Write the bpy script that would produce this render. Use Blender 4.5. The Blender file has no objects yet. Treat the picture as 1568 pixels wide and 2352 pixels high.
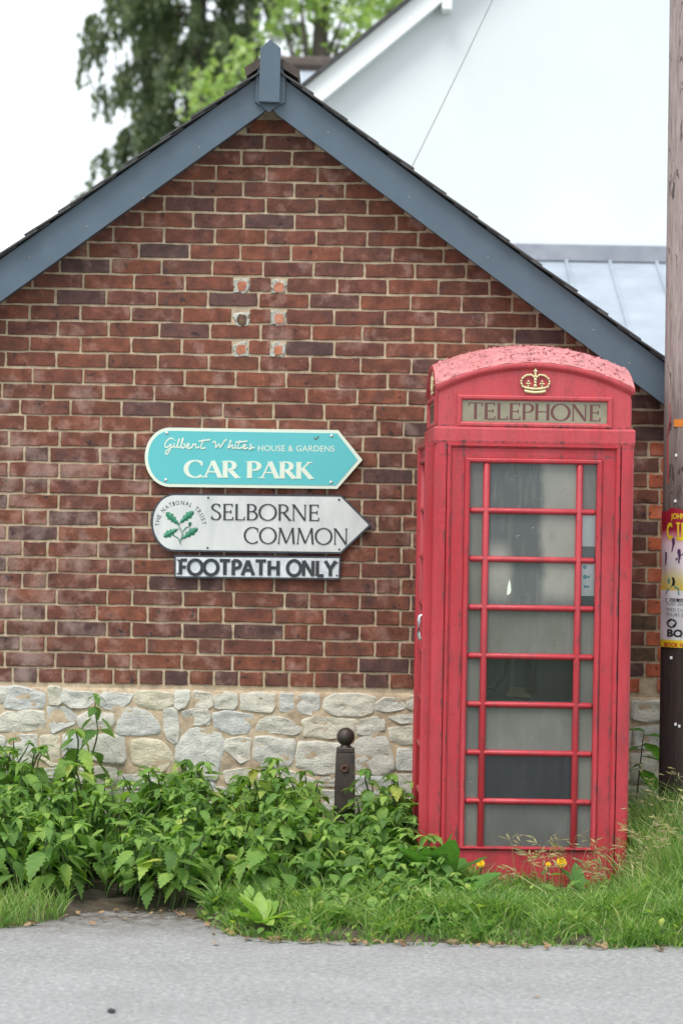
import bpy, math, random
import numpy as np
from mathutils import Vector, Matrix, Euler
from mathutils import noise as mnoise

random.seed(7)
rng = np.random.default_rng(7)
scene = bpy.context.scene
COL = scene.collection
R = math.radians
PI = math.pi

# ------------------------------------------------------------------ camera
HC = 1.75                      # eye height above the road
FPX = 6617.0                   # focal length in reading units (picture = 1568 x 2352)
ROLL = R(1.0)
cam_d = bpy.data.cameras.new("camera")
cam = bpy.data.objects.new("camera", cam_d)
COL.objects.link(cam)
cam.location = (0, 0, HC)
cam.rotation_euler = (Matrix.Rotation(ROLL, 3, 'Y').transposed() @ Matrix.Rotation(R(90), 3, 'X')).to_euler()
cam_d.sensor_fit = 'VERTICAL'
cam_d.sensor_height = 36.0
cam_d.sensor_width = 24.0
cam_d.lens = 36.0 * FPX / 2352.0
cam_d.clip_start = 0.1
cam_d.clip_end = 2000
cam_d.dof.use_dof = True
cam_d.dof.focus_distance = 13.1
cam_d.dof.aperture_fstop = 2.7
scene.camera = cam

# ------------------------------------------------------------------ sky, sun, exposure
SUN_EL, SUN_AZ = R(60), R(205)       # high, behind the camera and a little to the left
world = bpy.data.worlds.new("World")
scene.world = world
world.use_nodes = True
wn, wl = world.node_tree.nodes, world.node_tree.links
wn.clear()
sky = wn.new("ShaderNodeTexSky")
sky.sky_type = 'NISHITA'
sky.sun_disc = False
sky.sun_elevation = SUN_EL
sky.sun_rotation = SUN_AZ
sky.air_density = 1.0
sky.dust_density = 3.0
mixw = wn.new("ShaderNodeMix")
mixw.data_type = 'RGBA'
mixw.inputs[0].default_value = 0.86          # nearly closed bright cloud
mixw.inputs[7].default_value = (10.2, 10.8, 11.4, 1)
wl.new(sky.outputs[0], mixw.inputs[6])
bg = wn.new("ShaderNodeBackground")
bg.inputs[1].default_value = 0.1
wo = wn.new("ShaderNodeOutputWorld")
wl.new(mixw.outputs[2], bg.inputs[0])
wl.new(bg.outputs[0], wo.inputs[0])
sun_d = bpy.data.lights.new("sun", 'SUN')
sun_d.energy = 1.7
sun_d.angle = R(25)
sun_d.color = (1.0, 0.96, 0.9)
sun = bpy.data.objects.new("sun", sun_d)
COL.objects.link(sun)
sdir = Vector((math.sin(SUN_AZ) * math.cos(SUN_EL), math.cos(SUN_AZ) * math.cos(SUN_EL), math.sin(SUN_EL)))
sun.rotation_euler = (-sdir).to_track_quat('-Z', 'Y').to_euler()
sun.location = sdir * 40
vs = scene.view_settings
scene.display_settings.display_device = 'sRGB'
vs.view_transform = 'Standard'
vs.look = 'None'
vs.exposure = 0.66
vs.gamma = 1.0
vs.use_curve_mapping = False
scene.render.engine = 'CYCLES'
scene.cycles.use_denoising = True
scene.cycles.max_bounces = 8
scene.cycles.transparent_max_bounces = 24

# ------------------------------------------------------------------ helpers
SR, CR = math.sin(ROLL), math.cos(ROLL)
def UV(px, py):
    dx, dy = px - 784.0, py - 1176.0
    return dx * CR + dy * SR, -dx * SR + dy * CR
def W(px, py, Y):
    u, v = UV(px, py)
    return Vector((u * Y / FPX, Y, HC - v * Y / FPX))
def WX(px, py, Y): return W(px, py, Y).x
def WZ(px, py, Y): return W(px, py, Y).z

class MB:
    """collects geometry; build() links it as one mesh object"""
    def __init__(s): s.v, s.f = [], []
    def add(s, vs, fs):
        o = len(s.v)
        s.v += [tuple(p) for p in vs]
        s.f += [tuple(i + o for i in f) for f in fs]
        return s
    def box(s, c, d, bev=0.0, M=None):
        cx, cy, cz = c; hx, hy, hz = d[0] / 2, d[1] / 2, d[2] / 2
        if bev <= 0:
            vs = [Vector((cx + a * hx, cy + b * hy, cz + e * hz)) for a in (-1, 1) for b in (-1, 1) for e in (-1, 1)]
            fs = [(0, 1, 3, 2), (4, 6, 7, 5), (0, 4, 5, 1), (2, 3, 7, 6), (0, 2, 6, 4), (1, 5, 7, 3)]
        else:
            b_ = min(bev, hx * .9, hy * .9, hz * .9)
            vs, idx = [], {}
            for a in (-1, 1):
                for b in (-1, 1):
                    for e in (-1, 1):
                        for ax in range(3):
                            h = [hx - b_, hy - b_, hz - b_]
                            h[ax] += b_
                            idx[(a, b, e, ax)] = len(vs)
                            vs.append(Vector((cx + a * h[0], cy + b * h[1], cz + e * h[2])))
            fs = []
            for ax in range(3):
                for sg in (-1, 1):
                    o1, o2 = [i for i in range(3) if i != ax]
                    q = []
                    for p, r in ((-1, -1), (1, -1), (1, 1), (-1, 1)):
                        k = [0, 0, 0]; k[ax] = sg; k[o1] = p; k[o2] = r
                        q.append(idx[(k[0], k[1], k[2], ax)])
                    fs.append(tuple(q))
            for ax in range(3):
                o1, o2 = [i for i in range(3) if i != ax]
                for p in (-1, 1):
                    for r in (-1, 1):
                        q = []
                        for sg, a2 in ((-1, o1), (1, o1), (1, o2), (-1, o2)):
                            k = [0, 0, 0]; k[ax] = sg; k[o1] = p; k[o2] = r
                            q.append(idx[(k[0], k[1], k[2], a2)])
                        fs.append(tuple(q))
            for a in (-1, 1):
                for b in (-1, 1):
                    for e in (-1, 1):
                        fs.append(tuple(idx[(a, b, e, ax)] for ax in range(3)))
        if M is not None: vs = [M @ p for p in vs]
        return s.add(vs, fs)
    def prism(s, front, back, cap=True):
        n = len(front)
        vs = list(front) + list(back)
        fs = [(i, (i + 1) % n, n + (i + 1) % n, n + i) for i in range(n)]
        if cap: fs += [tuple(range(n)), tuple(range(2 * n - 1, n - 1, -1))]
        return s.add(vs, fs)
    def tube(s, pts, r, seg=6, cap=True):
        pts = [Vector(p) for p in pts]
        n = len(pts)
        rs = r if isinstance(r, (list, tuple)) else [r] * n
        vs, fs = [], []
        up = Vector((0, 0, 1))
        for i, p in enumerate(pts):
            t = (pts[min(i + 1, n - 1)] - pts[max(i - 1, 0)])
            if t.length < 1e-9: t = Vector((0, 0, 1))
            t.normalize()
            a = t.cross(up)
            if a.length < 1e-3: a = t.cross(Vector((1, 0, 0)))
            a.normalize(); b = t.cross(a)
            for k in range(seg):
                an = 2 * PI * k / seg
                vs.append(p + (a * math.cos(an) + b * math.sin(an)) * rs[i])
        for i in range(n - 1):
            for k in range(seg):
                k2 = (k + 1) % seg
                fs.append((i * seg + k, i * seg + k2, (i + 1) * seg + k2, (i + 1) * seg + k))
        if cap:
            fs.append(tuple(range(seg - 1, -1, -1)))
            fs.append(tuple((n - 1) * seg + k for k in range(seg)))
        return s.add(vs, fs)
    def lathe(s, prof, c=(0, 0, 0), seg=24, M=None):
        vs, fs = [], []
        for r, z in prof:
            for k in range(seg):
                an = 2 * PI * k / seg
                p = Vector((c[0] + r * math.cos(an), c[1] + r * math.sin(an), c[2] + z))
                vs.append(M @ p if M is not None else p)
        for i in range(len(prof) - 1):
            for k in range(seg):
                k2 = (k + 1) % seg
                fs.append((i * seg + k, i * seg + k2, (i + 1) * seg + k2, (i + 1) * seg + k))
        return s.add(vs, fs)
    def loops(s, ls, closed=True):
        n = len(ls[0]); vs, fs = [], []
        for l in ls: vs += list(l)
        for i in range(len(ls) - 1):
            for k in range(n if closed else n - 1):
                k2 = (k + 1) % n
                fs.append((i * n + k, i * n + k2, (i + 1) * n + k2, (i + 1) * n + k))
        return s.add(vs, fs)
    def mesh(s, name, mat, smooth=False, recalc=True):
        me = bpy.data.meshes.new(name)
        me.from_pydata([tuple(p) for p in s.v], [], s.f)
        if recalc:
            import bmesh
            bm = bmesh.new(); bm.from_mesh(me)
            bmesh.ops.recalc_face_normals(bm, faces=bm.faces)
            bm.to_mesh(me); bm.free()
        if mat is not None: me.materials.append(mat)
        if smooth: me.polygons.foreach_set("use_smooth", [True] * len(me.polygons))
        me.update()
        return me
    def build(s, name, mat, parent=None, smooth=False, recalc=True):
        return link(name, s.mesh(name, mat, smooth, recalc), parent)

def link(name, data, parent=None):
    o = bpy.data.objects.new(name, data)
    COL.objects.link(o)
    if parent is not None: o.parent = parent
    return o
def tag(o, label=None, cat=None, group=None, kind=None):
    if label: o["label"] = label
    if cat: o["category"] = cat
    if group: o["group"] = group
    if kind: o["kind"] = kind
    return o
def thing(name, label, cat, loc=(0, 0, 0), rz=0.0, group=None):
    o = bpy.data.objects.new(name, None)
    o.empty_display_size = .1
    COL.objects.link(o)
    o.location = loc; o.rotation_euler = (0, 0, rz)
    return tag(o, label, cat, group)
def rel(o, pts):
    """world points -> coordinates of an unrotated thing"""
    L = Vector(o.location)
    return [Vector(p) - L for p in pts]
def shade_auto(o, ang=35):
    me = o.data
    me.polygons.foreach_set("use_smooth", [True] * len(me.polygons))
    try: me.set_sharp_from_angle(angle=R(ang))
    except Exception: pass
    return o

# ------------------------------------------------------------------ materials
def nd(nt, typ, **kw):
    n = nt.nodes.new(typ)
    for k, v in kw.items(): setattr(n, k, v)
    return n
def new_mat(name):
    m = bpy.data.materials.new(name)
    m.use_nodes = True
    nt = m.node_tree
    b = nt.nodes["Principled BSDF"]
    return m, nt, b
def ramp(nt, fac, stops):
    r = nd(nt, "ShaderNodeValToRGB")
    el = r.color_ramp.elements
    while len(el) < len(stops): el.new(0.5)
    for e, (p, c) in zip(el, stops):
        e.position = p
        e.color = (c[0], c[1], c[2], 1) if hasattr(c, '__len__') else (c, c, c, 1)
    nt.links.new(fac, r.inputs[0])
    return r.outputs[0]
def noise(nt, vec, scale, detail=4, rough=.6, dist=0.0):
    n = nd(nt, "ShaderNodeTexNoise")
    n.inputs["Scale"].default_value = scale
    n.inputs["Detail"].default_value = detail
    n.inputs["Roughness"].default_value = rough
    n.inputs["Distortion"].default_value = dist
    if vec is not None: nt.links.new(vec, n.inputs["Vector"])
    return n.outputs["Fac"]
def mixc(nt, fac, a, b, mode='MIX'):
    m = nd(nt, "ShaderNodeMix", data_type='RGBA', blend_type=mode)
    if isinstance(fac, float): m.inputs[0].default_value = fac
    else: nt.links.new(fac, m.inputs[0])
    for i, c in ((6, a), (7, b)):
        if hasattr(c, 'is_linked') or hasattr(c, 'links'): nt.links.new(c, m.inputs[i])
        else: m.inputs[i].default_value = (c[0], c[1], c[2], 1)
    return m.outputs[2]
def coords(nt, kind='Object', jitter=False, scale=None):
    tc = nd(nt, "ShaderNodeTexCoord")
    v = geopos(nt) if kind == 'World' else tc.outputs[kind]
    if jitter:
        oi = nd(nt, "ShaderNodeObjectInfo")
        a = nd(nt, "ShaderNodeVectorMath", operation='MULTIPLY_ADD')
        a.inputs[0].default_value = (0, 0, 0)
        sc = nd(nt, "ShaderNodeVectorMath", operation='SCALE')
        sc.inputs[0].default_value = (31.7, 17.3, 23.9)
        nt.links.new(oi.outputs["Random"], sc.inputs["Scale"])
        ad = nd(nt, "ShaderNodeVectorMath", operation='ADD')
        nt.links.new(v, ad.inputs[0]); nt.links.new(sc.outputs[0], ad.inputs[1])
        nt.nodes.remove(a)
        v = ad.outputs[0]
    if scale:
        mp = nd(nt, "ShaderNodeVectorMath", operation='MULTIPLY')
        mp.inputs[1].default_value = scale
        nt.links.new(v, mp.inputs[0]); v = mp.outputs[0]
    return v
def bump(nt, b, h, strength=.3, dist=.01):
    bn = nd(nt, "ShaderNodeBump")
    bn.inputs["Strength"].default_value = strength
    bn.inputs["Distance"].default_value = dist
    nt.links.new(h, bn.inputs["Height"])
    nt.links.new(bn.outputs[0], b.inputs["Normal"])
def geopos(nt): return nd(nt, "ShaderNodeNewGeometry").outputs["Position"]

def simple(name, c1, c2=None, scale=8, rough=.6, bmp=.2, bdist=.004, bscale=None, metal=0.0, stretch=None, spots=None, detail=5):
    m, nt, b = new_mat(name)
    v = coords(nt, 'World', scale=stretch)
    if c2 is None: c2 = tuple(x * .75 for x in c1)
    col = ramp(nt, noise(nt, v, scale, detail), [(.3, c2), (.68, c1)])
    if spots:
        sc, th, scol = spots
        f = ramp(nt, noise(nt, v, sc, 3), [(th, 0.0), (min(th + .05, 1), 1.0)])
        col = mixc(nt, f, col, scol)
    nt.links.new(col, b.inputs["Base Color"])
    b.inputs["Roughness"].default_value = rough
    b.inputs["Metallic"].default_value = metal
    if bmp > 0: bump(nt, b, noise(nt, v, bscale or scale * 3, 6), bmp, bdist)
    return m

def brick_mat(name, stops, island=False, blk=.45):
    m, nt, b = new_mat(name)
    v = coords(nt, 'World')
    if island: rnd = nd(nt, "ShaderNodeNewGeometry").outputs["Random Per Island"]
    else: rnd = nd(nt, "ShaderNodeObjectInfo").outputs["Random"]
    base = ramp(nt, rnd, stops)
    # kiln mottling
    base = mixc(nt, .8, base, ramp(nt, noise(nt, v, 15, 6, .68), [(.25, (.30, .30, .34)), (.48, (.90, .92, .95)), (.72, (1.65, 1.5, 1.35))]), 'MULTIPLY')
    dk = ramp(nt, noise(nt, v, 24, 4, .65), [(.62, 0.0), (.68, .8)])
    base = mixc(nt, dk, base, (.022, .02, .024))
    dk2 = ramp(nt, noise(nt, v, 9, 5, .7), [(.54, 0.0), (.66, blk)])
    base = mixc(nt, dk2, base, (.06, .045, .045))
    # lime bloom: pale patches, most of them low on the left of the gable
    sx = nd(nt, "ShaderNodeSeparateXYZ"); nt.links.new(v, sx.inputs[0])
    g1 = nd(nt, "ShaderNodeMapRange"); g1.inputs[1].default_value = -.7; g1.inputs[2].default_value = -1.7
    nt.links.new(sx.outputs[0], g1.inputs[0])
    g2 = nd(nt, "ShaderNodeMapRange"); g2.inputs[1].default_value = 2.45; g2.inputs[2].default_value = 2.0
    nt.links.new(sx.outputs[2], g2.inputs[0])
    mm = nd(nt, "ShaderNodeMath", operation='MULTIPLY'); nt.links.new(g1.outputs[0], mm.inputs[0]); nt.links.new(g2.outputs[0], mm.inputs[1])
    ad = nd(nt, "ShaderNodeMath", operation='MULTIPLY_ADD'); nt.links.new(mm.outputs[0], ad.inputs[0]); ad.inputs[1].default_value = .13
    nt.links.new(noise(nt, v, 7.5, 5, .62), ad.inputs[2])
    bl = ramp(nt, ad.outputs[0], [(.55, 0.0), (.76, .55)])
    base = mixc(nt, bl, base, (.36, .27, .24))
    fl = ramp(nt, noise(nt, v, 95, 2), [(.735, 0.0), (.76, .8)])
    base = mixc(nt, fl, base, (.5, .45, .4))
    nt.links.new(base, b.inputs["Base Color"])
    b.inputs["Roughness"].default_value = .82
    b.inputs["Specular IOR Level"].default_value = .3
    bump(nt, b, noise(nt, v, 70, 6, .7), .5, .004)
    return m
RED_STOPS = [(0, (.132, .052, .034)), (.18, (.178, .062, .036)), (.36, (.135, .050, .037)), (.52, (.195, .068, .040)),
             (.66, (.128, .055, .040)), (.8, (.165, .057, .036)), (.88, (.116, .054, .045)), (1, (.096, .053, .048))]
M_BRICK = brick_mat("red_brick", RED_STOPS)
M_BRICKI = brick_mat("red_brick_backing", RED_STOPS, island=True)
M_ORANGE = brick_mat("orange_brick", [(0, (.44, .115, .052)), (1, (.34, .088, .045))], blk=.25)
M_PATCH = brick_mat("broken_brick", [(0, (.46, .14, .07)), (1, (.40, .17, .10))], blk=.1)
M_MOSSY = brick_mat("mossy_brick", [(0, (.13, .085, .035)), (1, (.10, .06, .035))], blk=.4)

def mortar():
    m, nt, b = new_mat("lime_mortar")
    v = coords(nt, 'World')
    c = ramp(nt, noise(nt, v, 30, 6, .7), [(.3, (.34, .26, .17)), (.5, (.52, .41, .28)), (.72, (.63, .54, .40))])
    lo = noise(nt, v, 3.2, 4)
    c = mixc(nt, ramp(nt, lo, [(.35, .0), (.7, .3)]), c, (.40, .27, .15))
    gr = ramp(nt, noise(nt, v, 7, 6, .7), [(.48, 0.0), (.70, .65)])
    c = mixc(nt, gr, c, (.22, .17, .13))
    nt.links.new(c, b.inputs["Base Color"])
    b.inputs["Roughness"].default_value = .95
    bump(nt, b, noise(nt, v, 130, 5, .75), .7, .006)
    return m
M_MORTAR = mortar()
def stone():
    m, nt, b = new_mat("pale_limestone")
    v = coords(nt, 'World')
    rnd = nd(nt, "ShaderNodeObjectInfo").outputs["Random"]
    base = ramp(nt, rnd, [(0, (.62, .62, .57)), (.3, (.66, .63, .53)), (.6, (.57, .58, .56)), (.85, (.66, .60, .44)), (1, (.63, .62, .57))])
    c = mixc(nt, .8, base, ramp(nt, noise(nt, v, 22, 7, .72, .4), [(.26, (.55, .55, .56)), (.42, (.95, .95, .94)), (.68, (1.28, 1.26, 1.22))]), 'MULTIPLY')
    k = ramp(nt, noise(nt, v, 45, 5, .8), [(.62, 0.0), (.72, .45)])
    c = mixc(nt, k, c, (.13, .13, .125))
    li = ramp(nt, noise(nt, v, 11, 5, .7), [(.62, 0.0), (.74, .4)])
    c = mixc(nt, li, c, (.36, .30, .13))
    nt.links.new(c, b.inputs["Base Color"])
    b.inputs["Roughness"].default_value = .95
    vs_ = coords(nt, 'World', scale=(1, 1, 2.3))
    h = nd(nt, "ShaderNodeMath", operation='MULTIPLY_ADD')
    nt.links.new(noise(nt, vs_, 17, 10, .72, .7), h.inputs[0]); h.inputs[1].default_value = 1.0
    nt.links.new(noise(nt, v, 120, 4, .7), h.inputs[2])
    bump(nt, b, h.outputs[0], .8, .014)
    return m
M_STONE = stone()

def red_paint(name, fresh, fade, fade_amt, rough, flake=.0, seams=True):
    m, nt, b = new_mat(name)
    v = coords(nt, 'World')
    vz = coords(nt, 'World', scale=(1, 1, .22))
    c = mixc(nt, ramp(nt, noise(nt, vz, 7, 5, .65), [(.3, 0.0), (.75, 1.0)]), fresh, fade)
    c = mixc(nt, fade_amt, c, fade)
    # grime films and dark chips
    gr = ramp(nt, noise(nt, vz, 15, 7, .75), [(.47, 0.0), (.72, .6)])
    c = mixc(nt, gr, c, (.16, .035, .04))
    ch = ramp(nt, noise(nt, vz, 44, 5, .7, .8), [(.675, 0.0), (.69, .85)])
    c = mixc(nt, ch, c, (.06, .025, .025))
    sp_ = nd(nt, "ShaderNodeSeparateXYZ"); nt.links.new(v, sp_.inputs[0])
    def mth(op, a_, b_=0.0):
        q_ = nd(nt, "ShaderNodeMath", operation=op)
        for i_, e_ in enumerate((a_, b_)):
            if isinstance(e_, (int, float)): q_.inputs[i_].default_value = e_
            else: nt.links.new(e_, q_.inputs[i_])
        return q_.outputs[0]
    ax = mth('ABSOLUTE', mth('SUBTRACT', sp_.outputs[0], .8576))
    bands = None
    for src, c0, wd in (((ax, .3135, .008), (ax, .3945, .009), (ax, .369, .006), (ax, .284, .005)) if seams else ()) + ((sp_.outputs[2], 2.079, .010), (sp_.outputs[2], 2.057, .008), (sp_.outputs[2], 2.15, .009), (sp_.outputs[2], .24, .012), (sp_.outputs[2], 2.017, .007)):
        d_ = mth('SUBTRACT', 1.0, mth('DIVIDE', mth('ABSOLUTE', mth('SUBTRACT', src, c0)), wd))
        bands = d_ if bands is None else mth('MAXIMUM', bands, d_)
    seam = ramp(nt, mth('ADD', mth('MULTIPLY', mth('MAXIMUM', bands, 0.0), .155), noise(nt, coords(nt, 'World', scale=(1, 1, .35)), 30, 6, .75)), [(.60, 0.0), (.70, .8)])
    c = mixc(nt, seam, c, (.09, .035, .035))
    if flake:
        fk = ramp(nt, noise(nt, coords(nt, 'World', scale=(1, 1, 1)), 30, 5, .7, 1.2), [(.565, 0.0), (.585, flake)])
        c = mixc(nt, fk, c, (.17, .06, .055))
    nt.links.new(c, b.inputs["Base Color"])
    nt.links.new(ramp(nt, noise(nt, v, 25, 4), [(.3, rough - .08), (.7, rough + .12)]), b.inputs["Roughness"])
    b.inputs["Specular IOR Level"].default_value = .5
    h = nd(nt, "ShaderNodeMath", operation='MULTIPLY_ADD')
    nt.links.new(noise(nt, v, 95, 4, .6), h.inputs[0]); h.inputs[1].default_value = .35
    nt.links.new(noise(nt, v, 24, 5, .7, .5), h.inputs[2])
    bump(nt, b, h.outputs[0], .55 if flake else .35, .006)
    return m
M_RED = red_paint("red_gloss_paint", (.38, .012, .021), (.46, .045, .060), .08, .42)
M_REDTOP = red_paint("red_paint_weathered", (.43, .024, .034), (.47, .065, .078), .35, .5, seams=False)  # paler red for the fascia, head, cornice and sign frames
M_ROOF = red_paint("red_paint_flaking", (.50, .12, .125), (.56, .22, .22), .5, .6, flake=.85, seams=False)  # palest, pinkest red, for the dome, with darker flaked spots

def glass(name, dirt, amt, tint=(.8, .85, .85), rough=.06, film=False):
    m, nt, b = new_mat(name)
    out = nt.nodes["Material Output"]
    v = coords(nt, 'World')
    d = nd(nt, "ShaderNodeBsdfDiffuse")
    dc = mixc(nt, ramp(nt, noise(nt, v, 3.5, 3, .5), [(.3, 0.0), (.7, 1.0)]), tuple(x * .86 for x in dirt), tuple(min(1, x * 1.14) for x in dirt))
    if film:      # pale reflections painted into the colour of the upper panes
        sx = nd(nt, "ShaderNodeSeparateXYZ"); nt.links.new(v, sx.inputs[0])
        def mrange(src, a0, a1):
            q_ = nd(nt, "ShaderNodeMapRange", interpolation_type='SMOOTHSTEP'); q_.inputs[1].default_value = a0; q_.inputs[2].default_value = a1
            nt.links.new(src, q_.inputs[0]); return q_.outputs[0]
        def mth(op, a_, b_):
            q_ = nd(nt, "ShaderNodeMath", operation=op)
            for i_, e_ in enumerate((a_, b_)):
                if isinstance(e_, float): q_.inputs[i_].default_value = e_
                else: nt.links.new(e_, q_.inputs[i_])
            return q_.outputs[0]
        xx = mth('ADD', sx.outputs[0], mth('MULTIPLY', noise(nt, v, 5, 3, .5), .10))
        rgt = mrange(xx, .93, .975)                       # painted reflection on the right, middle of the panes left dark
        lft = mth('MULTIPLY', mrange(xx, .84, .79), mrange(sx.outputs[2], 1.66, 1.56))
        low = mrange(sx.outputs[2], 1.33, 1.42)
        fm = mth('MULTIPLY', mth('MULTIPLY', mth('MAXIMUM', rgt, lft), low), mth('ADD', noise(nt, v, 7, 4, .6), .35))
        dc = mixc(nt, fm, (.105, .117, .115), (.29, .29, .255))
    sp = ramp(nt, noise(nt, v, 60, 2), [(.72, 0.0), (.75, .6)])
    dc = mixc(nt, sp, dc, (.45, .45, .42))
    nt.links.new(dc, d.inputs[0])
    orr = nd(nt, "ShaderNodeObjectInfo").outputs["Random"]
    dc = mixc(nt, 1.0, dc, ramp(nt, orr, [(0, (.78, .78, .80)), (.5, (1, 1, 1)), (1, (1.18, 1.16, 1.06))]), 'MULTIPLY')
    st_ = ramp(nt, noise(nt, coords(nt, 'World', scale=(1, 1, .12)), 40, 5, .7), [(.5, 0.0), (.75, .35)])
    dc = mixc(nt, st_, dc, (.27, .27, .25))
    al = ramp(nt, noise(nt, coords(nt, 'World', scale=(1, 1, .5)), 13, 5, .7), [(.58, 0.0), (.72, .35)])
    dc = mixc(nt, al, dc, (.11, .12, .05))
    nt.links.new(dc, d.inputs[0])
    t = nd(nt, "ShaderNodeBsdfTransparent"); t.inputs[0].default_value = (*tint, 1)
    mx = nd(nt, "ShaderNodeMixShader")
    fa = ramp(nt, noise(nt, v, 3.3, 3, .5), [(.3, amt * .92), (.7, min(1, amt * 1.06))])
    nt.links.new(fa, mx.inputs[0])
    nt.links.new(t.outputs[0], mx.inputs[1]); nt.links.new(d.outputs[0], mx.inputs[2])
    g = nd(nt, "ShaderNodeBsdfGlossy"); g.inputs["Roughness"].default_value = rough
    fr = nd(nt, "ShaderNodeFresnel"); fr.inputs[0].default_value = 1.45
    m2 = nd(nt, "ShaderNodeMixShader")
    nt.links.new(fr.outputs[0], m2.inputs[0]); nt.links.new(mx.outputs[0], m2.inputs[1]); nt.links.new(g.outputs[0], m2.inputs[2])
    nt.links.new(m2.outputs[0], out.inputs[0])
    return m
M_HAZY = glass("hazy_glass", (.16, .165, .15), .80)
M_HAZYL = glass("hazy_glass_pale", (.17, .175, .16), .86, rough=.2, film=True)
M_CLEAR = glass("clear_glass", (.06, .068, .075), .22, tint=(.93, .95, .95))
M_CLEARER = glass("clean_glass", (.2, .2, .2), .06, tint=(.97, .98, .98))

def leafmat(name, stops, trans=.45, rough=.45, vscale=None, island=True):
    m, nt, b = new_mat(name)
    out = nt.nodes["Material Output"]
    g = nd(nt, "ShaderNodeNewGeometry")
    rnd = g.outputs["Random Per Island"] if island else nd(nt, "ShaderNodeObjectInfo").outputs["Random"]
    c = ramp(nt, rnd, stops)
    v = coords(nt, 'World')
    c = mixc(nt, .6, c, ramp(nt, noise(nt, v, 45, 3), [(.3, (.7, .72, .7)), (.7, (1.25, 1.2, 1.1))]), 'MULTIPLY')
    c = mixc(nt, .75, c, ramp(nt, noise(nt, v, 5.5, 3), [(.3, (.72, .80, .75)), (.5, (1, 1, 1)), (.7, (1.38, 1.2, 1.05))]), 'MULTIPLY')
    nt.links.new(c, b.inputs["Base Color"])
    b.inputs["Roughness"].default_value = rough
    b.inputs["Specular IOR Level"].default_value = .22
    if vscale: bump(nt, b, noise(nt, v, vscale, 2), .5, .006)
    t = nd(nt, "ShaderNodeBsdfTranslucent")
    tc = mixc(nt, 1.0, c, (1.5, 1.7, .7), 'MULTIPLY')
    nt.links.new(tc, t.inputs[0])
    mx = nd(nt, "ShaderNodeMixShader"); mx.inputs[0].default_value = trans
    nt.links.new(b.outputs[0], mx.inputs[1]); nt.links.new(t.outputs[0], mx.inputs[2])
    nt.links.new(mx.outputs[0], out.inputs[0])
    return m
NET_STOPS = [(0, (.085, .17, .045)), (.35, (.13, .25, .06)), (.7, (.19, .33, .08)), (.93, (.27, .42, .10)), (1, (.36, .42, .11))]
M_NETTLE = leafmat("nettle_leaf", NET_STOPS, .38, .55, 60)
M_NETTLEO = leafmat("nettle_leaf_single", NET_STOPS, .35, .42, 60, island=False)
M_YNETTLE = leafmat("nettle_leaf_yellowing", [(0, (.10, .18, .03)), (.6, (.19, .25, .04)), (1, (.30, .30, .05))], .4, .42, 60, island=False)
M_GRASS = leafmat("grass_blade", [(0, (.07, .165, .03)), (.4, (.125, .25, .05)), (.75, (.20, .33, .08)), (.93, (.32, .40, .16)), (1, (.46, .43, .24))], .35, .4)
M_TALLGRASS = leafmat("tall_grass_blade", [(0, (.09, .20, .04)), (.4, (.17, .30, .07)), (.8, (.27, .38, .13)), (1, (.42, .45, .24))], .35, .4)
M_DRYGRASS = leafmat("dry_grass_stem", [(0, (.38, .36, .18)), (.5, (.30, .31, .14)), (1, (.26, .20, .14))], .25, .5)
M_DOCK = leafmat("dock_leaf", [(0, (.075, .20, .045)), (1, (.12, .27, .065))], .35, .38, 30, island=False)
M_PALEDOCK = leafmat("pale_dock_leaf", [(0, (.20, .34, .07)), (1, (.28, .42, .10))], .35, .4, 30, island=False)
M_STEM = simple("green_stem", (.07, .12, .03), (.05, .07, .025), 30, .6, 0)
M_CONIFER = leafmat("conifer_spray", [(0, (.095, .125, .092)), (.5, (.145, .18, .125)), (1, (.22, .26, .17))], .4, .6)
M_ASH = leafmat("broad_leaf", [(0, (.24, .34, .14)), (.5, (.33, .43, .20)), (1, (.43, .52, .28))], .45, .5)
M_BARK = simple("bark", (.12, .10, .085), (.06, .05, .045), 20, .9, .6, .02, stretch=(1, 1, .2))

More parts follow.
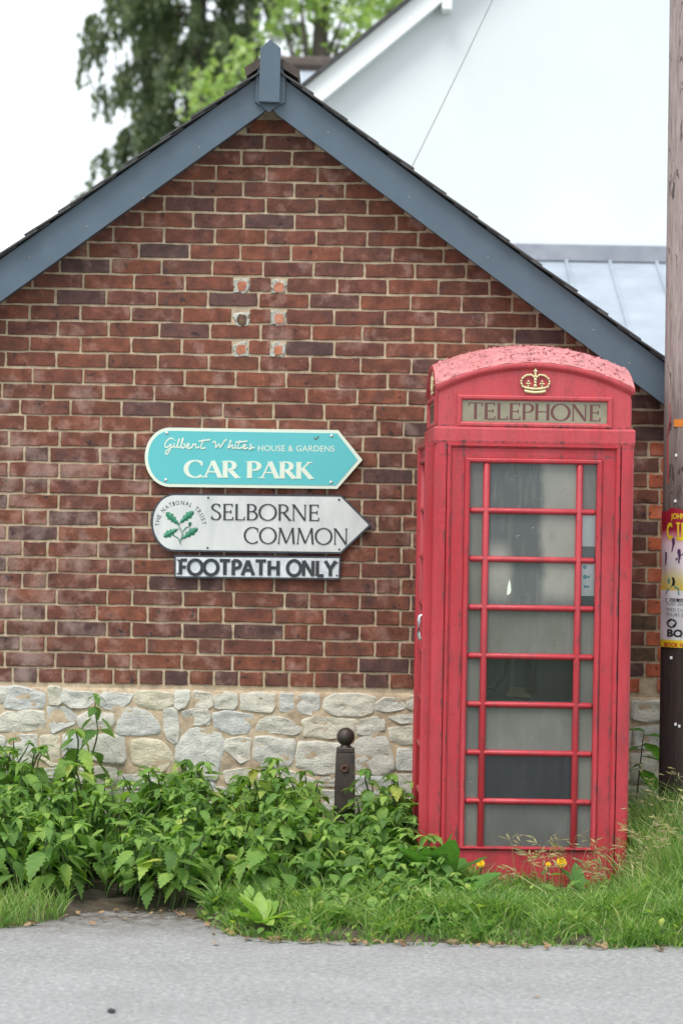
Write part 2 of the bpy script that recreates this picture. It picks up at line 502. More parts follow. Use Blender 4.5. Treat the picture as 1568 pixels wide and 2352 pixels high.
def asphalt():
    m, nt, b = new_mat("worn_asphalt")
    v = coords(nt, 'World')
    c = ramp(nt, noise(nt, v, 34, 7, .9), [(.33, (.11, .112, .116)), (.46, (.235, .235, .235)), (.56, (.325, .325, .32)), (.70, (.56, .555, .54))])
    c = mixc(nt, .55, c, ramp(nt, noise(nt, v, 2.3, 5, .6), [(.3, (.80, .79, .775)), (.7, (1.14, 1.14, 1.13))]), 'MULTIPLY')
    fl = ramp(nt, noise(nt, v, 38, 2), [(.69, 0.0), (.72, .8)])
    c = mixc(nt, fl, c, (.58, .57, .54))
    dk = ramp(nt, noise(nt, v, 44, 2), [(.28, .75), (.33, 0.0)])
    c = mixc(nt, dk, c, (.09, .09, .095))
    tn = ramp(nt, noise(nt, v, 48, 1), [(.76, 0.0), (.78, .9)])
    c = mixc(nt, tn, c, (.36, .23, .12))
    # dry mud washed along the verge on the left
    sx = nd(nt, "ShaderNodeSeparateXYZ"); nt.links.new(v, sx.inputs[0])
    a = nd(nt, "ShaderNodeMapRange"); a.inputs[1].default_value = 11.75; a.inputs[2].default_value = 12.25; nt.links.new(sx.outputs[1], a.inputs[0])
    n1 = nd(nt, "ShaderNodeMath", operation='MULTIPLY'); nt.links.new(a.outputs[0], n1.inputs[0])
    nt.links.new(ramp(nt, noise(nt, v, 11, 6, .7), [(.36, 0.0), (.6, 1.0)]), n1.inputs[1])
    c = mixc(nt, n1.outputs[0], c, (.085, .062, .045))
    a2 = nd(nt, "ShaderNodeMapRange"); a2.inputs[1].default_value = 11.2; a2.inputs[2].default_value = 11.75; nt.links.new(sx.outputs[1], a2.inputs[0])
    n2 = nd(nt, "ShaderNodeMath", operation='MULTIPLY'); nt.links.new(a2.outputs[0], n2.inputs[0])
    nt.links.new(ramp(nt, noise(nt, v, 5, 6, .7), [(.4, 0.0), (.75, .5)]), n2.inputs[1])
    c = mixc(nt, n2.outputs[0], c, (.15, .135, .125))
    nt.links.new(c, b.inputs["Base Color"])
    b.inputs["Roughness"].default_value = .9
    bump(nt, b, noise(nt, v, 210, 3, .7), .6, .006)
    return m
M_ASPHALT = asphalt()
M_SOIL = simple("verge_soil", (.10, .075, .05), (.04, .032, .022), 14, .95, .7, .02, 60)
M_LAWN = simple("meadow_ground", (.07, .13, .035), (.05, .09, .03), 1.5, .95, .5, .02, 20)
M_SLATEBLUE = simple("slate_blue_paint", (.082, .118, .155), (.066, .098, .130), 6, .42, .12, .003, 40, spots=(120, .77, (.35, .36, .36)))
M_SLATE = simple("roof_slate", (.085, .082, .08), (.035, .035, .038), 16, .75, .4, .004, 60, spots=(40, .70, (.20, .19, .16)))
M_RIDGE = simple("ridge_tile_clay", (.10, .075, .062), (.045, .036, .032), 22, .85, .6, .006, 70)
M_WHITEWALL = simple("white_render", (.70, .735, .755), (.65, .685, .705), .7, .85, .15, .006, 9, spots=(23, .80, (.6, .6, .55)))
M_WHITEPAINT = simple("white_paint", (.82, .83, .84), (.78, .80, .81), 4, .5, .1, .003, 20)
M_LEAD = simple("lead_sheet", (.36, .41, .47), (.27, .31, .36), 3, .5, .15, .006, 12)
M_LEADD = simple("lead_flashing", (.24, .26, .30), (.15, .165, .20), 5, .5, .3, .006, 12)
M_WIRE = simple("grey_cable", (.62, .64, .63), (.55, .57, .56), 8, .6, 0)
M_IRON = simple("rusted_iron", (.075, .055, .045), (.040, .030, .027), 24, .5, .35, .004, 70, metal=.35)
M_RUST = simple("rust", (.13, .06, .035), (.07, .035, .025), 40, .85, .4, .004)
M_TEAL = simple("teal_enamel", (.10, .47, .49), (.095, .445, .47), 2, .35, 0)
M_CREAM = simple("cream_enamel", (.68, .74, .62), (.62, .69, .58), 10, .4, 0)
M_OFFWHITE = simple("aged_white_enamel", (.66, .67, .655), (.50, .515, .51), 9, .4, .08, .002, 30, stretch=(1, 1, .35))
M_FOOTWHITE = simple("chipped_white_paint", (.68, .71, .73), (.45, .48, .51), 26, .45, .2, .003, 60)
M_BLACKPAINT = simple("black_sign_paint", (.018, .02, .026), (.035, .038, .045), 30, .4, .1, .002)
M_NAVY = simple("dark_grey_rim", (.05, .06, .075), (.03, .036, .048), 30, .45, .1, .002)
M_GREENPAINT = simple("green_emblem_paint", (.035, .23, .13), (.022, .16, .09), 40, .35, .1, .002)
M_STEEL = simple("steel_screw", (.7, .7, .7), (.5, .5, .5), 40, .3, 0, metal=.6)
M_OPAL = simple("aged_opal_glass", (.27, .245, .17), (.19, .172, .115), 13, .25, 0)
M_MAROON = simple("maroon_letter", (.13, .045, .040), (.10, .035, .033), 30, .4, 0)
M_GOLD = simple("gold_paint", (.70, .62, .38), (.56, .47, .25), 60, .4, .2, .003, metal=.15)
M_DARK = simple("dark_interior", (.30, .33, .36), (.22, .24, .27), 9, .6, 0)
M_GREYPANEL = simple("grey_panel", (.45, .47, .46), (.38, .40, .40), 5, .5, 0)
M_PHONEBLACK = simple("black_plastic", (.012, .012, .014), (.018, .018, .02), 20, .35, 0)
M_PAPER = simple("white_paper", (.72, .73, .72), (.66, .67, .66), 6, .7, 0)
M_YPAPER = simple("yellowed_paper", (.62, .58, .36), (.5, .46, .26), 20, .8, 0)
M_TEALINK = simple("teal_ink", (.06, .32, .38), None, 10, .6, 0)
M_NAVYINK = simple("navy_ink", (.035, .05, .07), None, 10, .5, 0)
M_ORANGETAG = simple("orange_tag", (.75, .24, .04), None, 10, .5, 0)
M_CONCRETE = simple("concrete", (.28, .27, .25), (.2, .19, .18), 12, .9, .4)
M_YELLOW = simple("dandelion_yellow", (.80, .58, .01), (.75, .46, .005), 200, .6, 0)
M_DEADLEAF = leafmat("dead_leaf", [(0, (.22, .14, .08)), (.5, (.33, .23, .14)), (1, (.14, .09, .06))], .1, .7)
M_WHITEMORTAR = simple("white_mortar", (.50, .50, .45), (.26, .25, .20), 45, .95, .7, .006, 120)
M_TAR = simple("black_stone", (.02, .02, .022), (.035, .035, .037), 40, .7, .4)

def polemat():
    m, nt, b = new_mat("weathered_pole_wood")
    v = coords(nt, 'World', scale=(1, 1, .09))
    v1 = coords(nt, 'World')
    z = nd(nt, "ShaderNodeSeparateXYZ"); nt.links.new(v1, z.inputs[0])
    # creosote still dark on the lowest metre or so, bleached above
    ad = nd(nt, "ShaderNodeMath", operation='MULTIPLY_ADD'); nt.links.new(noise(nt, v, 16, 5), ad.inputs[0]); ad.inputs[1].default_value = .9
    nt.links.new(z.outputs[2], ad.inputs[2])
    f = nd(nt, "ShaderNodeMapRange"); f.inputs[1].default_value = 1.75; f.inputs[2].default_value = 3.0; nt.links.new(ad.outputs[0], f.inputs[0])
    pale = ramp(nt, noise(nt, v, 60, 7, .7, .3), [(.25, (.10, .075, .07)), (.45, (.27, .215, .20)), (.7, (.40, .34, .32))])
    dark = ramp(nt, noise(nt, v, 40, 6, .7), [(.3, (.018, .012, .012)), (.65, (.050, .030, .027)), (.85, (.075, .05, .045))])
    c = mixc(nt, f.outputs[0], dark, pale)
    kn = ramp(nt, noise(nt, coords(nt, 'World', scale=(1, 1, .3)), 26, 5, .7, .8), [(.585, 0.0), (.63, .85)])
    c = mixc(nt, kn, c, (.035, .025, .025))
    nt.links.new(c, b.inputs["Base Color"])
    b.inputs["Roughness"].default_value = .85
    bump(nt, b, noise(nt, v, 90, 6, .7), .6, .008)
    return m
M_POLE = polemat()

def postermat():
    m, nt, b = new_mat("printed_poster")
    tc = nd(nt, "ShaderNodeTexCoord")
    z = nd(nt, "ShaderNodeSeparateXYZ"); nt.links.new(tc.outputs["Object"], z.inputs[0])
    mr = nd(nt, "ShaderNodeMapRange"); mr.inputs[1].default_value = 0; mr.inputs[2].default_value = .66; nt.links.new(z.outputs[2], mr.inputs[0])
    ns = noise(nt, tc.outputs["Object"], 14, 4)
    ad = nd(nt, "ShaderNodeMath", operation='MULTIPLY_ADD'); nt.links.new(ns, ad.inputs[0]); ad.inputs[1].default_value = .10
    nt.links.new(mr.outputs[0], ad.inputs[2])
    r1 = ramp(nt, ad.outputs[0], [(.0, (.62, .60, .64)), (.455, (.62, .60, .64)), (.465, (.60, .44, .06)), (.55, (.62, .55, .28)), (.64, (.62, .56, .58)),
                                  (.80, (.64, .50, .54)), (.875, (.50, .13, .19)), (.90, (.28, .012, .03)), (1, (.30, .015, .035))])
    r2 = ramp(nt, mr.outputs[0], [(.0, (.70, .55, .03)), (.052, (.70, .55, .03)), (.056, (.62, .60, .64)), (.41, (.62, .60, .64))])
    st = nd(nt, "ShaderNodeMath", operation='GREATER_THAN'); nt.links.new(mr.outputs[0], st.inputs[0]); st.inputs[1].default_value = .41
    c = mixc(nt, st.outputs[0], r2, r1)
    nt.links.new(c, b.inputs["Base Color"])
    b.inputs["Roughness"].default_value = .35
    return m
M_POSTER = postermat()
M_INKBLACK = simple("poster_black_ink", (.02, .02, .025), None, 10, .4, 0)
M_INKYELLOW = simple("poster_yellow_ink", (.78, .58, .03), None, 10, .4, 0)
M_INKRED = simple("poster_red_ink", (.55, .02, .02), None, 10, .4, 0)
M_INKGREY = simple("poster_grey_ink", (.16, .16, .18), None, 10, .4, 0)
M_INKPURPLE = simple("poster_purple_ink", (.07, .03, .10), None, 10, .4, 0)
M_INKTEAL = simple("poster_teal_ink", (.10, .28, .30), None, 10, .4, 0)

# ------------------------------------------------------------------ lettering (own stroke alphabet)
def arc(cx, cy, rx, ry, a0, a1, n=14):
    return [(cx + rx * math.cos(R(a0 + (a1 - a0) * i / n)), cy + ry * math.sin(R(a0 + (a1 - a0) * i / n))) for i in range(n + 1)]
GL = {
 'A': (.80, [([(.07, 0), (.40, 1)], 't'), ([(.40, 1), (.73, 0)], 'T'), ([(.19, .34), (.61, .34)], 't')], [(.07, 0), (.73, 0)]),
 'B': (.66, [([(.14, 0), (.14, 1)], 'T'), ([(.14, .98), (.30, .98)] + arc(.30, .755, .21, .225, 88, -88) + [(.14, .53)], 'a'),
             ([(.14, .53), (.32, .53)] + arc(.33, .275, .25, .255, 88, -88) + [(.14, .02)], 'a')], [(.12, 0), (.12, 1)]),
 'C': (.80, [(arc(.46, .5, .40, .50, 48, 312, 22), 'a'), ([(.73, .70), (.73, .95)], 't')], []),
 'E': (.60, [([(.14, 0), (.14, 1)], 'T'), ([(.14, .98), (.52, .98)], 't'), ([(.14, .51), (.46, .51)], 't'), ([(.14, .02), (.55, .02)], 't'),
             ([(.52, .82), (.52, 1)], 't'), ([(.55, 0), (.55, .19)], 't'), ([(.46, .41), (.46, .62)], 't')], [(.12, 0), (.12, 1)]),
 'F': (.56, [([(.14, 0), (.14, 1)], 'T'), ([(.14, .98), (.52, .98)], 't'), ([(.14, .51), (.46, .51)], 't')], [(.14, 0)]),
 'H': (.80, [([(.14, 0), (.14, 1)], 'T'), ([(.66, 0), (.66, 1)], 'T'), ([(.14, .52), (.66, .52)], 't')], [(.14, 0), (.14, 1), (.66, 0), (.66, 1)]),
 'I': (.28, [([(.14, 0), (.14, 1)], 'T')], [(.14, 0), (.14, 1)]),
 'K': (.76, [([(.14, 0), (.14, 1)], 'T'), ([(.16, .42), (.60, 1)], 't'), ([(.30, .60), (.68, 0)], 'T')], [(.14, 0), (.14, 1), (.60, 1), (.68, 0)]),
 'L': (.58, [([(.14, 0), (.14, 1)], 'T'), ([(.14, .02), (.53, .02)], 't'), ([(.53, 0), (.53, .2)], 't')], [(.12, 0), (.14, 1)]),
 'M': (.98, [([(.10, 0), (.17, 1)], 't'), ([(.17, 1), (.49, .05)], 'T'), ([(.49, .05), (.81, 1)], 't'), ([(.81, 1), (.88, 0)], 'T')], [(.10, 0), (.88, 0), (.14, 1), (.83, 1)]),
 'N': (.84, [([(.13, 0), (.13, 1)], 't'), ([(.13, 1), (.71, 0)], 'T'), ([(.71, 0), (.71, 1)], 't')], [(.13, 0), (.10, 1), (.71, 1)]),
 'O': (.92, [(arc(.46, .5, .41, .50, 0, 360, 30), 'a')], []),
 'P': (.60, [([(.14, 0), (.14, 1)], 'T'), ([(.14, .98), (.28, .98)] + arc(.30, .725, .25, .255, 88, -88) + [(.14, .47)], 'a')], [(.14, 0), (.12, 1)]),
 'R': (.70, [([(.14, 0), (.14, 1)], 'T'), ([(.14, .98), (.28, .98)] + arc(.30, .74, .23, .24, 88, -88) + [(.14, .50)], 'a'), ([(.32, .50), (.66, 0)], 'T')], [(.14, 0), (.12, 1), (.67, 0)]),
 'S': (.58, [(arc(.29, .76, .19, .23, 35, 200, 10) + arc(.29, .25, .21, .25, 60, -145, 12), 'a'), ([(.47, .78), (.47, .97)], 't'), ([(.08, .03), (.08, .24)], 't')], []),
 'T': (.72, [([(.05, .98), (.67, .98)], 't'), ([(.36, 0), (.36, 1)], 'T'), ([(.05, .80), (.05, 1)], 't'), ([(.67, .80), (.67, 1)], 't')], [(.36, 0)]),
 'Y': (.74, [([(.05, 1), (.37, .46)], 'T'), ([(.69, 1), (.37, .46)], 't'), ([(.37, 0), (.37, .48)], 'T')], [(.37, 0), (.05, 1), (.69, 1)]),
 ' ': (.34, [], [])}
SANS_SKIP = {'C': [1], 'E': [4, 5, 6], 'L': [2], 'S': [1, 2], 'T': [2, 3]}

def ribbon(pts, wf):
    pts = [Vector((p[0], p[1])) for p in pts]
    n = len(pts)
    closed = (pts[0] - pts[-1]).length < 1e-4
    Ls, Rs = [], []
    for i, p in enumerate(pts):
        a = pts[i - 1] if i > 0 else (pts[-2] if closed else p)
        b = pts[i + 1] if i < n - 1 else (pts[1] if closed else p)
        t = (b - a)
        if t.length < 1e-9: t = Vector((1, 0))
        t.normalize()
        nrm = Vector((-t.y, t.x))
        w = wf(t) / 2
        Ls.append(p + nrm * w); Rs.append(p - nrm * w)
    return Ls, Rs

def text_strokes(s, T, t, serif, sans):
    """-> width, list of (left pts, right pts) in cap-height units"""
    x, out = 0.0, []
    for ch in s:
        adv, strokes, feet = GL[ch]
        for k, (pts, w) in enumerate(strokes):
            if sans and k in SANS_SKIP.get(ch, []): continue
            if sans: wf = lambda tt: T
            elif w == 'T': wf = lambda tt: T
            elif w == 't': wf = lambda tt: t
            else: wf = lambda tt: t + (T - t) * abs(tt.y) ** 1.3
            out.append(ribbon([(p[0] + x, p[1]) for p in pts], wf))
        if serif and not sans:
            for fx, fy in feet:
                h = t * .8
                y0 = h / 2 if fy < .5 else 1 - h / 2
                out.append(ribbon([(x + fx - serif, y0), (x + fx + serif, y0)], lambda tt: h))
        x += adv
    return x, out

def put_text(mb, s, p0, p1, cap, Y, depth, T=.2, t=.08, serif=0.0, sans=False, proj=W):
    """letters between two baseline points (picture reading units), standing proud of the plane Y"""
    wdt, st = text_strokes(s, T, t, serif, sans)
    a, b = Vector(p0), Vector(p1)
    ex = (b - a) / wdt
    ey = Vector(((b - a).y, -(b - a).x)).normalized() * cap
    for k, (Ls, Rs) in enumerate(st):
        y = Y - depth - .00012 * (k % 9)
        f, g = [], []
        for l, r in zip(Ls, Rs):
            pl = a + ex * l.x + ey * l.y; pr = a + ex * r.x + ey * r.y
            f += [proj(pl.x, pl.y, y), proj(pr.x, pr.y, y)]
            g += [proj(pl.x, pl.y, Y + .001), proj(pr.x, pr.y, Y + .001)]
        n = len(Ls)
        vs = f + g; o = len(f)
        fs = []
        for i in range(n - 1):
            q = (2 * i, 2 * i + 1, 2 * i + 3, 2 * i + 2)
            fs.append(q)
            fs.append((2 * i, 2 * i + 2, o + 2 * i + 2, o + 2 * i))
            fs.append((2 * i + 1, o + 2 * i + 1, o + 2 * i + 3, 2 * i + 3))
        fs.append((0, o, o + 1, 1)); m_ = 2 * n - 2
        fs.append((m_, m_ + 1, o + m_ + 1, o + m_))
        mb.add(vs, fs)
    return mb

def font_mesh(s, bold=0.0):
    """built-in font -> (verts Nx2 in cap height units from 0, faces, width)"""
    cu = bpy.data.curves.new("lettering", 'FONT')
    cu.body = s; cu.size = 1.0; cu.resolution_u = 3; cu.offset = bold
    ob = bpy.data.objects.new("lettering", cu)
    COL.objects.link(ob)
    dg = bpy.context.evaluated_depsgraph_get()
    me = bpy.data.meshes.new_from_object(ob.evaluated_get(dg))
    vs = np.array([v.co[:2] for v in me.vertices])
    fs = [tuple(p.vertices) for p in me.polygons]
    bpy.data.objects.remove(ob); bpy.data.curves.remove(cu); bpy.data.meshes.remove(me)
    vs[:, 0] -= vs[:, 0].min()
    capm = .73
    return vs / capm, fs, vs[:, 0].max() / capm
def put_font(mb, s, p0, p1, cap, Y, proj=W):
    vs, fs, wd = font_mesh(s)
    a, b = Vector(p0), Vector(p1)
    ex = (b - a) / wd
    ey = Vector(((b - a).y, -(b - a).x)).normalized() * cap
    pts = [a + ex * x + ey * y for x, y in vs]
    mb.add([proj(p.x, p.y, Y) for p in pts], fs)
    return mb

# ================================================================== SETTING
def edge_y(x):
    """front edge of the verge (world Y) at world x: the tarmac runs further in on the left"""
    xs = [-30, -1.75, -1.45, -1.28, -1.12, -.95, -.72, -.6, -.5, -.38, -.2, .3, 1.0, 1.8, 30]
    ys = [11.85, 11.85, 11.88, 12.0, 12.3, 12.5, 12.45, 12.3, 12.05, 11.78, 11.68, 11.68, 11.68, 11.7, 11.7]
    return np.interp(x, xs, ys)
def gz(x, Y):
    e = edge_y(x)
    d = np.clip(Y - e, 0, None)
    z = .03 * np.clip(d / .25, 0, 1) + .03 * np.clip(d / 1.4, 0, 1)
    bank = np.clip((np.asarray(x) - 1.25) / .3, 0, 1) * np.clip((np.asarray(Y) - 12.2) / 1.3, 0, 1) * .2
    return z + bank
g = MB().add([(-900, -60, -.06), (900, -60, -.06), (900, 1500, -.06), (-900, 1500, -.06)], [(0, 1, 2, 3)]).build("ground", M_LAWN)
tag(g, kind="structure")
nx, ny = 60, 20
rv = [(-60 + 120 * i / nx, 1 + 12.2 * j / ny, 0.0) for j in range(ny + 1) for i in range(nx + 1)]
rf = [(j * (nx + 1) + i, j * (nx + 1) + i + 1, (j + 1) * (nx + 1) + i + 1, (j + 1) * (nx + 1) + i) for j in range(ny) for i in range(nx)]
road = MB().add(rv, rf).build("road", M_ASPHALT, recalc=False)
tag(road, kind="structure")
# verge: soil rising from the road edge to the wall
xs = np.concatenate([np.linspace(-20, -2.2, 12), np.linspace(-2.1, 2.2, 90), np.linspace(2.4, 20, 12)])
tt = np.concatenate([np.linspace(0, .3, 8), np.linspace(.36, 1, 12), [1.15, 1.6]])
vv, ff = [], []
for t_ in tt:
    for x in xs:
        e = float(edge_y(x)) + .02 * math.sin(x * 23) + .015 * math.sin(x * 51)
        Y = e + t_ * (14.4 - e)
        z = float(gz(x, Y)) - (.03 if t_ == 0 else 0) + (random.uniform(-.006, .008) if 0 < t_ < 1 else 0)
        vv.append((x, Y, z))
n = len(xs)
for j in range(len(tt) - 1):
    for i in range(n - 1):
        ff.append((j * n + i, j * n + i + 1, (j + 1) * n + i + 1, (j + 1) * n + i))
verge = MB().add(vv, ff).build("verge", M_SOIL, smooth=True, recalc=False)
tag(verge, kind="structure")

# ================================================================== BRICK BUILDING
YW = 14.15                         # wall face
YB = 13.99                         # face of the bargeboards
DEPTH = 3.1
bld = thing("brick_building", "low red brick gabled building on a pale limestone base, slate blue bargeboards", "building", (W(617, 1176, YW).x, YW, 0))
def px_line(p, q):                 # y on the line through two reading points
    return lambda x: p[1] + (q[1] - p[1]) * (x - p[0]) / (q[0] - p[0])
topL = px_line((587, 181.5), (0, 597)); botL = px_line((602, 257), (86, 630))
topR = px_line((655, 181), (1525, 834)); botR = px_line((635, 262), (1523.7, 929))
XR = 1534                          # right-hand corner of the wall, reading units
pr = W(XR, 1300, YW)
apx = W(620, 205, YW)
half = pr.x - apx.x
xl, xr = apx.x - half, pr.x
slope = math.tan(R(36.1))
zeave = apx.z - half * slope
# masonry core, its face is the mortar
core = []
mfront = [(xl, YW + .004, -.1), (xr, YW + .004, -.1), (xr, YW + .004, zeave), (apx.x, YW + .004, apx.z), (xl, YW + .004, zeave)]
mback = [(x, YW + DEPTH, z) for x, y, z in mfront]
MB().prism(rel(bld, mfront), rel(bld, mback)).build("wall", M_MORTAR, bld)

# bricks: shared meshes, six stretchers and five headers
def brick_mesh(name, L, H, seed, mat):
    rr = random.Random(seed)
    # front outline: straight arrises, corners only just nicked
    def outline(ins, cut):
        x, z = L / 2 - ins, H / 2 - ins
        pts = []
        nL = 4
        pts.append((-x + cut, -z))
        for k in range(1, nL): pts.append((-x + 2 * x * k / nL, -z))
        pts += [(x - cut, -z), (x, -z + cut), (x, 0), (x, z - cut), (x - cut, z)]
        for k in range(1, nL): pts.append((x - 2 * x * k / nL, z))
        pts += [(-x + cut, z), (-x, z - cut), (-x, 0), (-x, -z + cut)]
        return pts
    o1 = outline(0, .0028); n = len(o1)
    j = [(rr.uniform(-.0022, .0022), rr.uniform(-.0024, .0024)) for _ in range(n)]
    if rr.random() < .5:                      # a chipped corner
        q_ = rr.choice([0, nL_ := 4, 7, 11]); j[q_ % n] = (j[q_ % n][0] * 2 + (-.004 if o1[q_][0] > 0 else .004), (-.004 if o1[q_][1] > 0 else .004))
    yb, ym, yf = .03, .0005, -.003
    tl = rr.uniform(-.0012, .0012)
    l0 = [(p[0] + q[0], yb, p[1] + q[1]) for p, q in zip(o1, j)]
    l1 = [(p[0] + q[0], ym, p[1] + q[1]) for p, q in zip(o1, j)]
    o2 = outline(.0026, .004)
    l2 = [(p[0] + q[0] * .8, yf + rr.uniform(-.0008, .0012) + tl * p[0] * 4, p[1] + q[1] * .8) for p, q in zip(o2, j)]
    m = MB().loops([l0, l1, l2])
    m.f.append(tuple(2 * n + i for i in range(n)))
    return m.mesh(name, mat)
PXM = FPX / YW                      # reading units per metre on the wall
LS, LH, BH = (116 - 5.6) / PXM, (57 - 5.6) / PXM, (36.55 - 5.2) / PXM
BR = {}
for nm, L, cnt in (("s", LS, 8), ("h", LH, 6)):
    for mk, mt in (("r", M_BRICK), ("o", M_ORANGE), ("m", M_MOSSY)):
        BR[(nm, mk)] = [brick_mesh("brick", L, BH, hash((nm, k)) % 9999 + k, mt) for k in range(cnt if mk == "r" else 2)]
S2D = 0.79032                       # source pixel -> reading unit
def su(x): return x * S2D
# vertical joints of the courses (source-image crop readings / 1.568)
rows = []
c0 = 348.0                          # top of the first course in source pixels at the left of the gable, stepping 45.87
up = [1120, 1205, 1100, 985, 878, 750, 650, 518, 403, 275, 150, 255, 137, 265, 137, 258, 150, 242, 92]
top_y_src = [709.6 + (k - 8) * 45.87 for k in range(36)]
bricks = []                          # (left reading x, right, centre y at u=wall left, kind, mark)
joint = 5.6
for k in range(36):
    yc0 = (top_y_src[k] + 45.87 / 2 - 2) * S2D          # centre of the course where the joints were read
    xa, xb = -400.0, 1534.0
    segs = []
    if k <= 18:
        ph = up[k] / 1.568 * S2D
        x = ph - 116.3 * math.ceil((ph - xa) / 116.3)
        while x < xb:
            segs.append((x, x + 116.3, 's')); x += 116.3
    elif k < 35:
        # three stretchers and a header
        h0 = (115 if (k - 19) % 2 == 0 else 505) / 1.568 * S2D - (k - 19) * .7
        per = 3 * 116.3 + 57.0
        x = h0 - per * 2
        while x < xb:
            segs.append((x, x + 57, 'h')); x += 57
            for _ in range(3):
                segs.append((x, x + 116.3, 's')); x += 116.3
    else:
        x = 60 / 1.568 * S2D - 57.6 * 12
        while x < xb:
            segs.append((x, x + 57.6, 'h')); x += 57.6
    # read position -> wall coordinates (the readings were made near x=400 reading units)
    zc = W(400, yc0 + 0, YW).z
    for a, b_, kd in segs:
        ua, ub = UV(a, yc0 + (a - 400) * SR)[0] / PXM, UV(b_, yc0 + (b_ - 400) * SR)[0] / PXM
        bricks.append([ua, ub, zc, kd, 'r', k])
jm = joint / PXM
bargeL = lambda x: apx.z - .02 + (x - apx.x) * slope       # hidden edge just under the roof
# patched putlog holes: six header-size patches (reading centres)
PATCH = [(555, 657), (640, 660), (555, 735), (640, 731), (553, 803), (638, 804)]
pw = [W(x, y, YW) for x, y in PATCH]
final = []
corner_x = xr - .003
for ua, ub, zc, kd, mk, k in bricks:
    a, b_ = ua + jm / 2, ub - jm / 2
    zt = zc + BH / 2
    lim = (apx.z - .05 - zt) / slope                       # half length of the course at its top
    lo, hi = max(xl + .005, apx.x - lim), min(corner_x, apx.x + lim)
    if k >= 20:                                            # orange closers at the right-hand corner
        w_o = (46 if k % 2 == 0 else 19) / PXM
        hi = min(hi, corner_x - w_o - jm)
        if b_ < hi < b_ + .075: b_ = hi                    # no sliver beside a closer
    a2, b2 = max(a, lo), min(b_, hi)
    if b2 - a2 < (.035 if k < 20 or hi - a2 > .08 else .075): continue
    segs = [(a2, b2)]
    for p in pw:
        if abs(p.z - zc) < BH * .55:
            ns = []
            for s0, s1 in segs:
                q0, q1 = p.x - .033 - jm * .6, p.x + .033 + jm * .6
                if q1 <= s0 or q0 >= s1: ns.append((s0, s1)); continue
                if q0 - s0 > .03: ns.append((s0, q0))
                if s1 - q1 > .03: ns.append((q1, s1))
            segs = ns
    for s0, s1 in segs:
        m_ = 'r'
        if k >= 31 and s0 > xr - .25: m_ = 'm'
        final.append((s0, s1, zc, m_))
for k in range(20, 36):
    zc = [b for b in bricks if b[5] == k][0][2]
    w_o = (46 if k % 2 == 0 else 19) / PXM
    final.append((corner_x - w_o, corner_x, zc, 'o' if k < 34 else 'm'))
boxL, boxR = W(950, 1400, YW).x, W(1448, 1400, YW).x
def shown(f):
    s0, s1, zc, m_ = f
    vis = min(s1, W(1525, 1300, YW).x) - max(s0, W(-2, 1300, YW).x)
    if zc < 2.5:
        ov = min(s1, boxR) - max(s0, boxL)
        vis -= max(0, ov)
    lim = (apx.z - .19 - zc) / slope
    vis = min(vis, max(0, min(s1, apx.x + lim) - max(s0, apx.x - lim)))
    if m_ == 'o' and s1 - s0 > .06: vis += 1.0             # the odd coloured quoins always stay single pieces
    return vis
final.sort(key=lambda f: -shown(f))
rest, rest_o = MB(), MB()
for i, (s0, s1, zc, m_) in enumerate(final):
    L = s1 - s0
    kd = 's' if L > .16 else 'h'
    lst = BR[(kd, m_)]
    me = lst[random.randrange(len(lst))]
    sx = L / (LS if kd == 's' else LH)
    loc = Vector(((s0 + s1) / 2 - bld.location.x, random.uniform(-.0012, .0012), zc + random.uniform(-.0012, .0012)))
    if i < 300:
        o = link("brick", me, bld)
        o.location = loc
        o.rotation_euler = (0, random.uniform(-.006, .006), 0)
        o.scale = (sx, 1, random.uniform(.97, 1.03))
    else:
        (rest if m_ == 'r' else rest_o).add([(v.co.x * sx + loc.x, v.co.y + loc.y, v.co.z + loc.z) for v in me.vertices], [tuple(p.vertices) for p in me.polygons])
tag(rest.build("backing_bricks", M_BRICKI, bld), kind="stuff")
tag(rest_o.build("closer_bricks", M_ORANGE, bld), kind="stuff")
# patches: a broken brick end in a ragged collar of white mortar
for i, p in enumerate(pw):
    mbp = MB(); nn = 18
    rr = random.Random(i)
    l0 = []; l1 = []; 
    for k in range(nn):
        an = 2 * PI * k / nn
        sq = 1 / max(abs(math.cos(an)), abs(math.sin(an)))
        r0 = .039 * min(sq, 1.3) * rr.uniform(.72, 1.22)
        l0.append((p.x + r0 * math.cos(an), YW + .004, p.z + r0 * .95 * math.sin(an)))
        l1.append((p.x + r0 * .82 * math.cos(an), YW - .005 + rr.uniform(-.002, .002), p.z + r0 * .8 * math.sin(an)))
    mbp.loops([rel(bld, l0), rel(bld, l1)])
    mbp.f.append(tuple(nn + k for k in range(nn)))
    pt = mbp.build("mortar_patch", M_WHITEMORTAR, bld)
    c = MB(); q = []
    for k in range(9):
        an = 2 * PI * k / 9
        sq = min(1.3, 1 / max(abs(math.cos(an)), abs(math.sin(an))))
        q.append((math.cos(an) * .023 * sq * rr.uniform(.7, 1.05), math.sin(an) * .026 * sq * rr.uniform(.7, 1.05)))
    wv = [(.0 + a, b_) for a, b_ in q]
    c.prism([Vector((p.x + a, YW - .0080, p.z + b_)) - Vector(bld.location) for a, b_ in wv], [Vector((p.x + a * 1.15, YW - .001, p.z + b_ * 1.15)) - Vector(bld.location) for a, b_ in wv])
    c.build("brick", M_PATCH if i != 2 else M_MOSSY, bld)

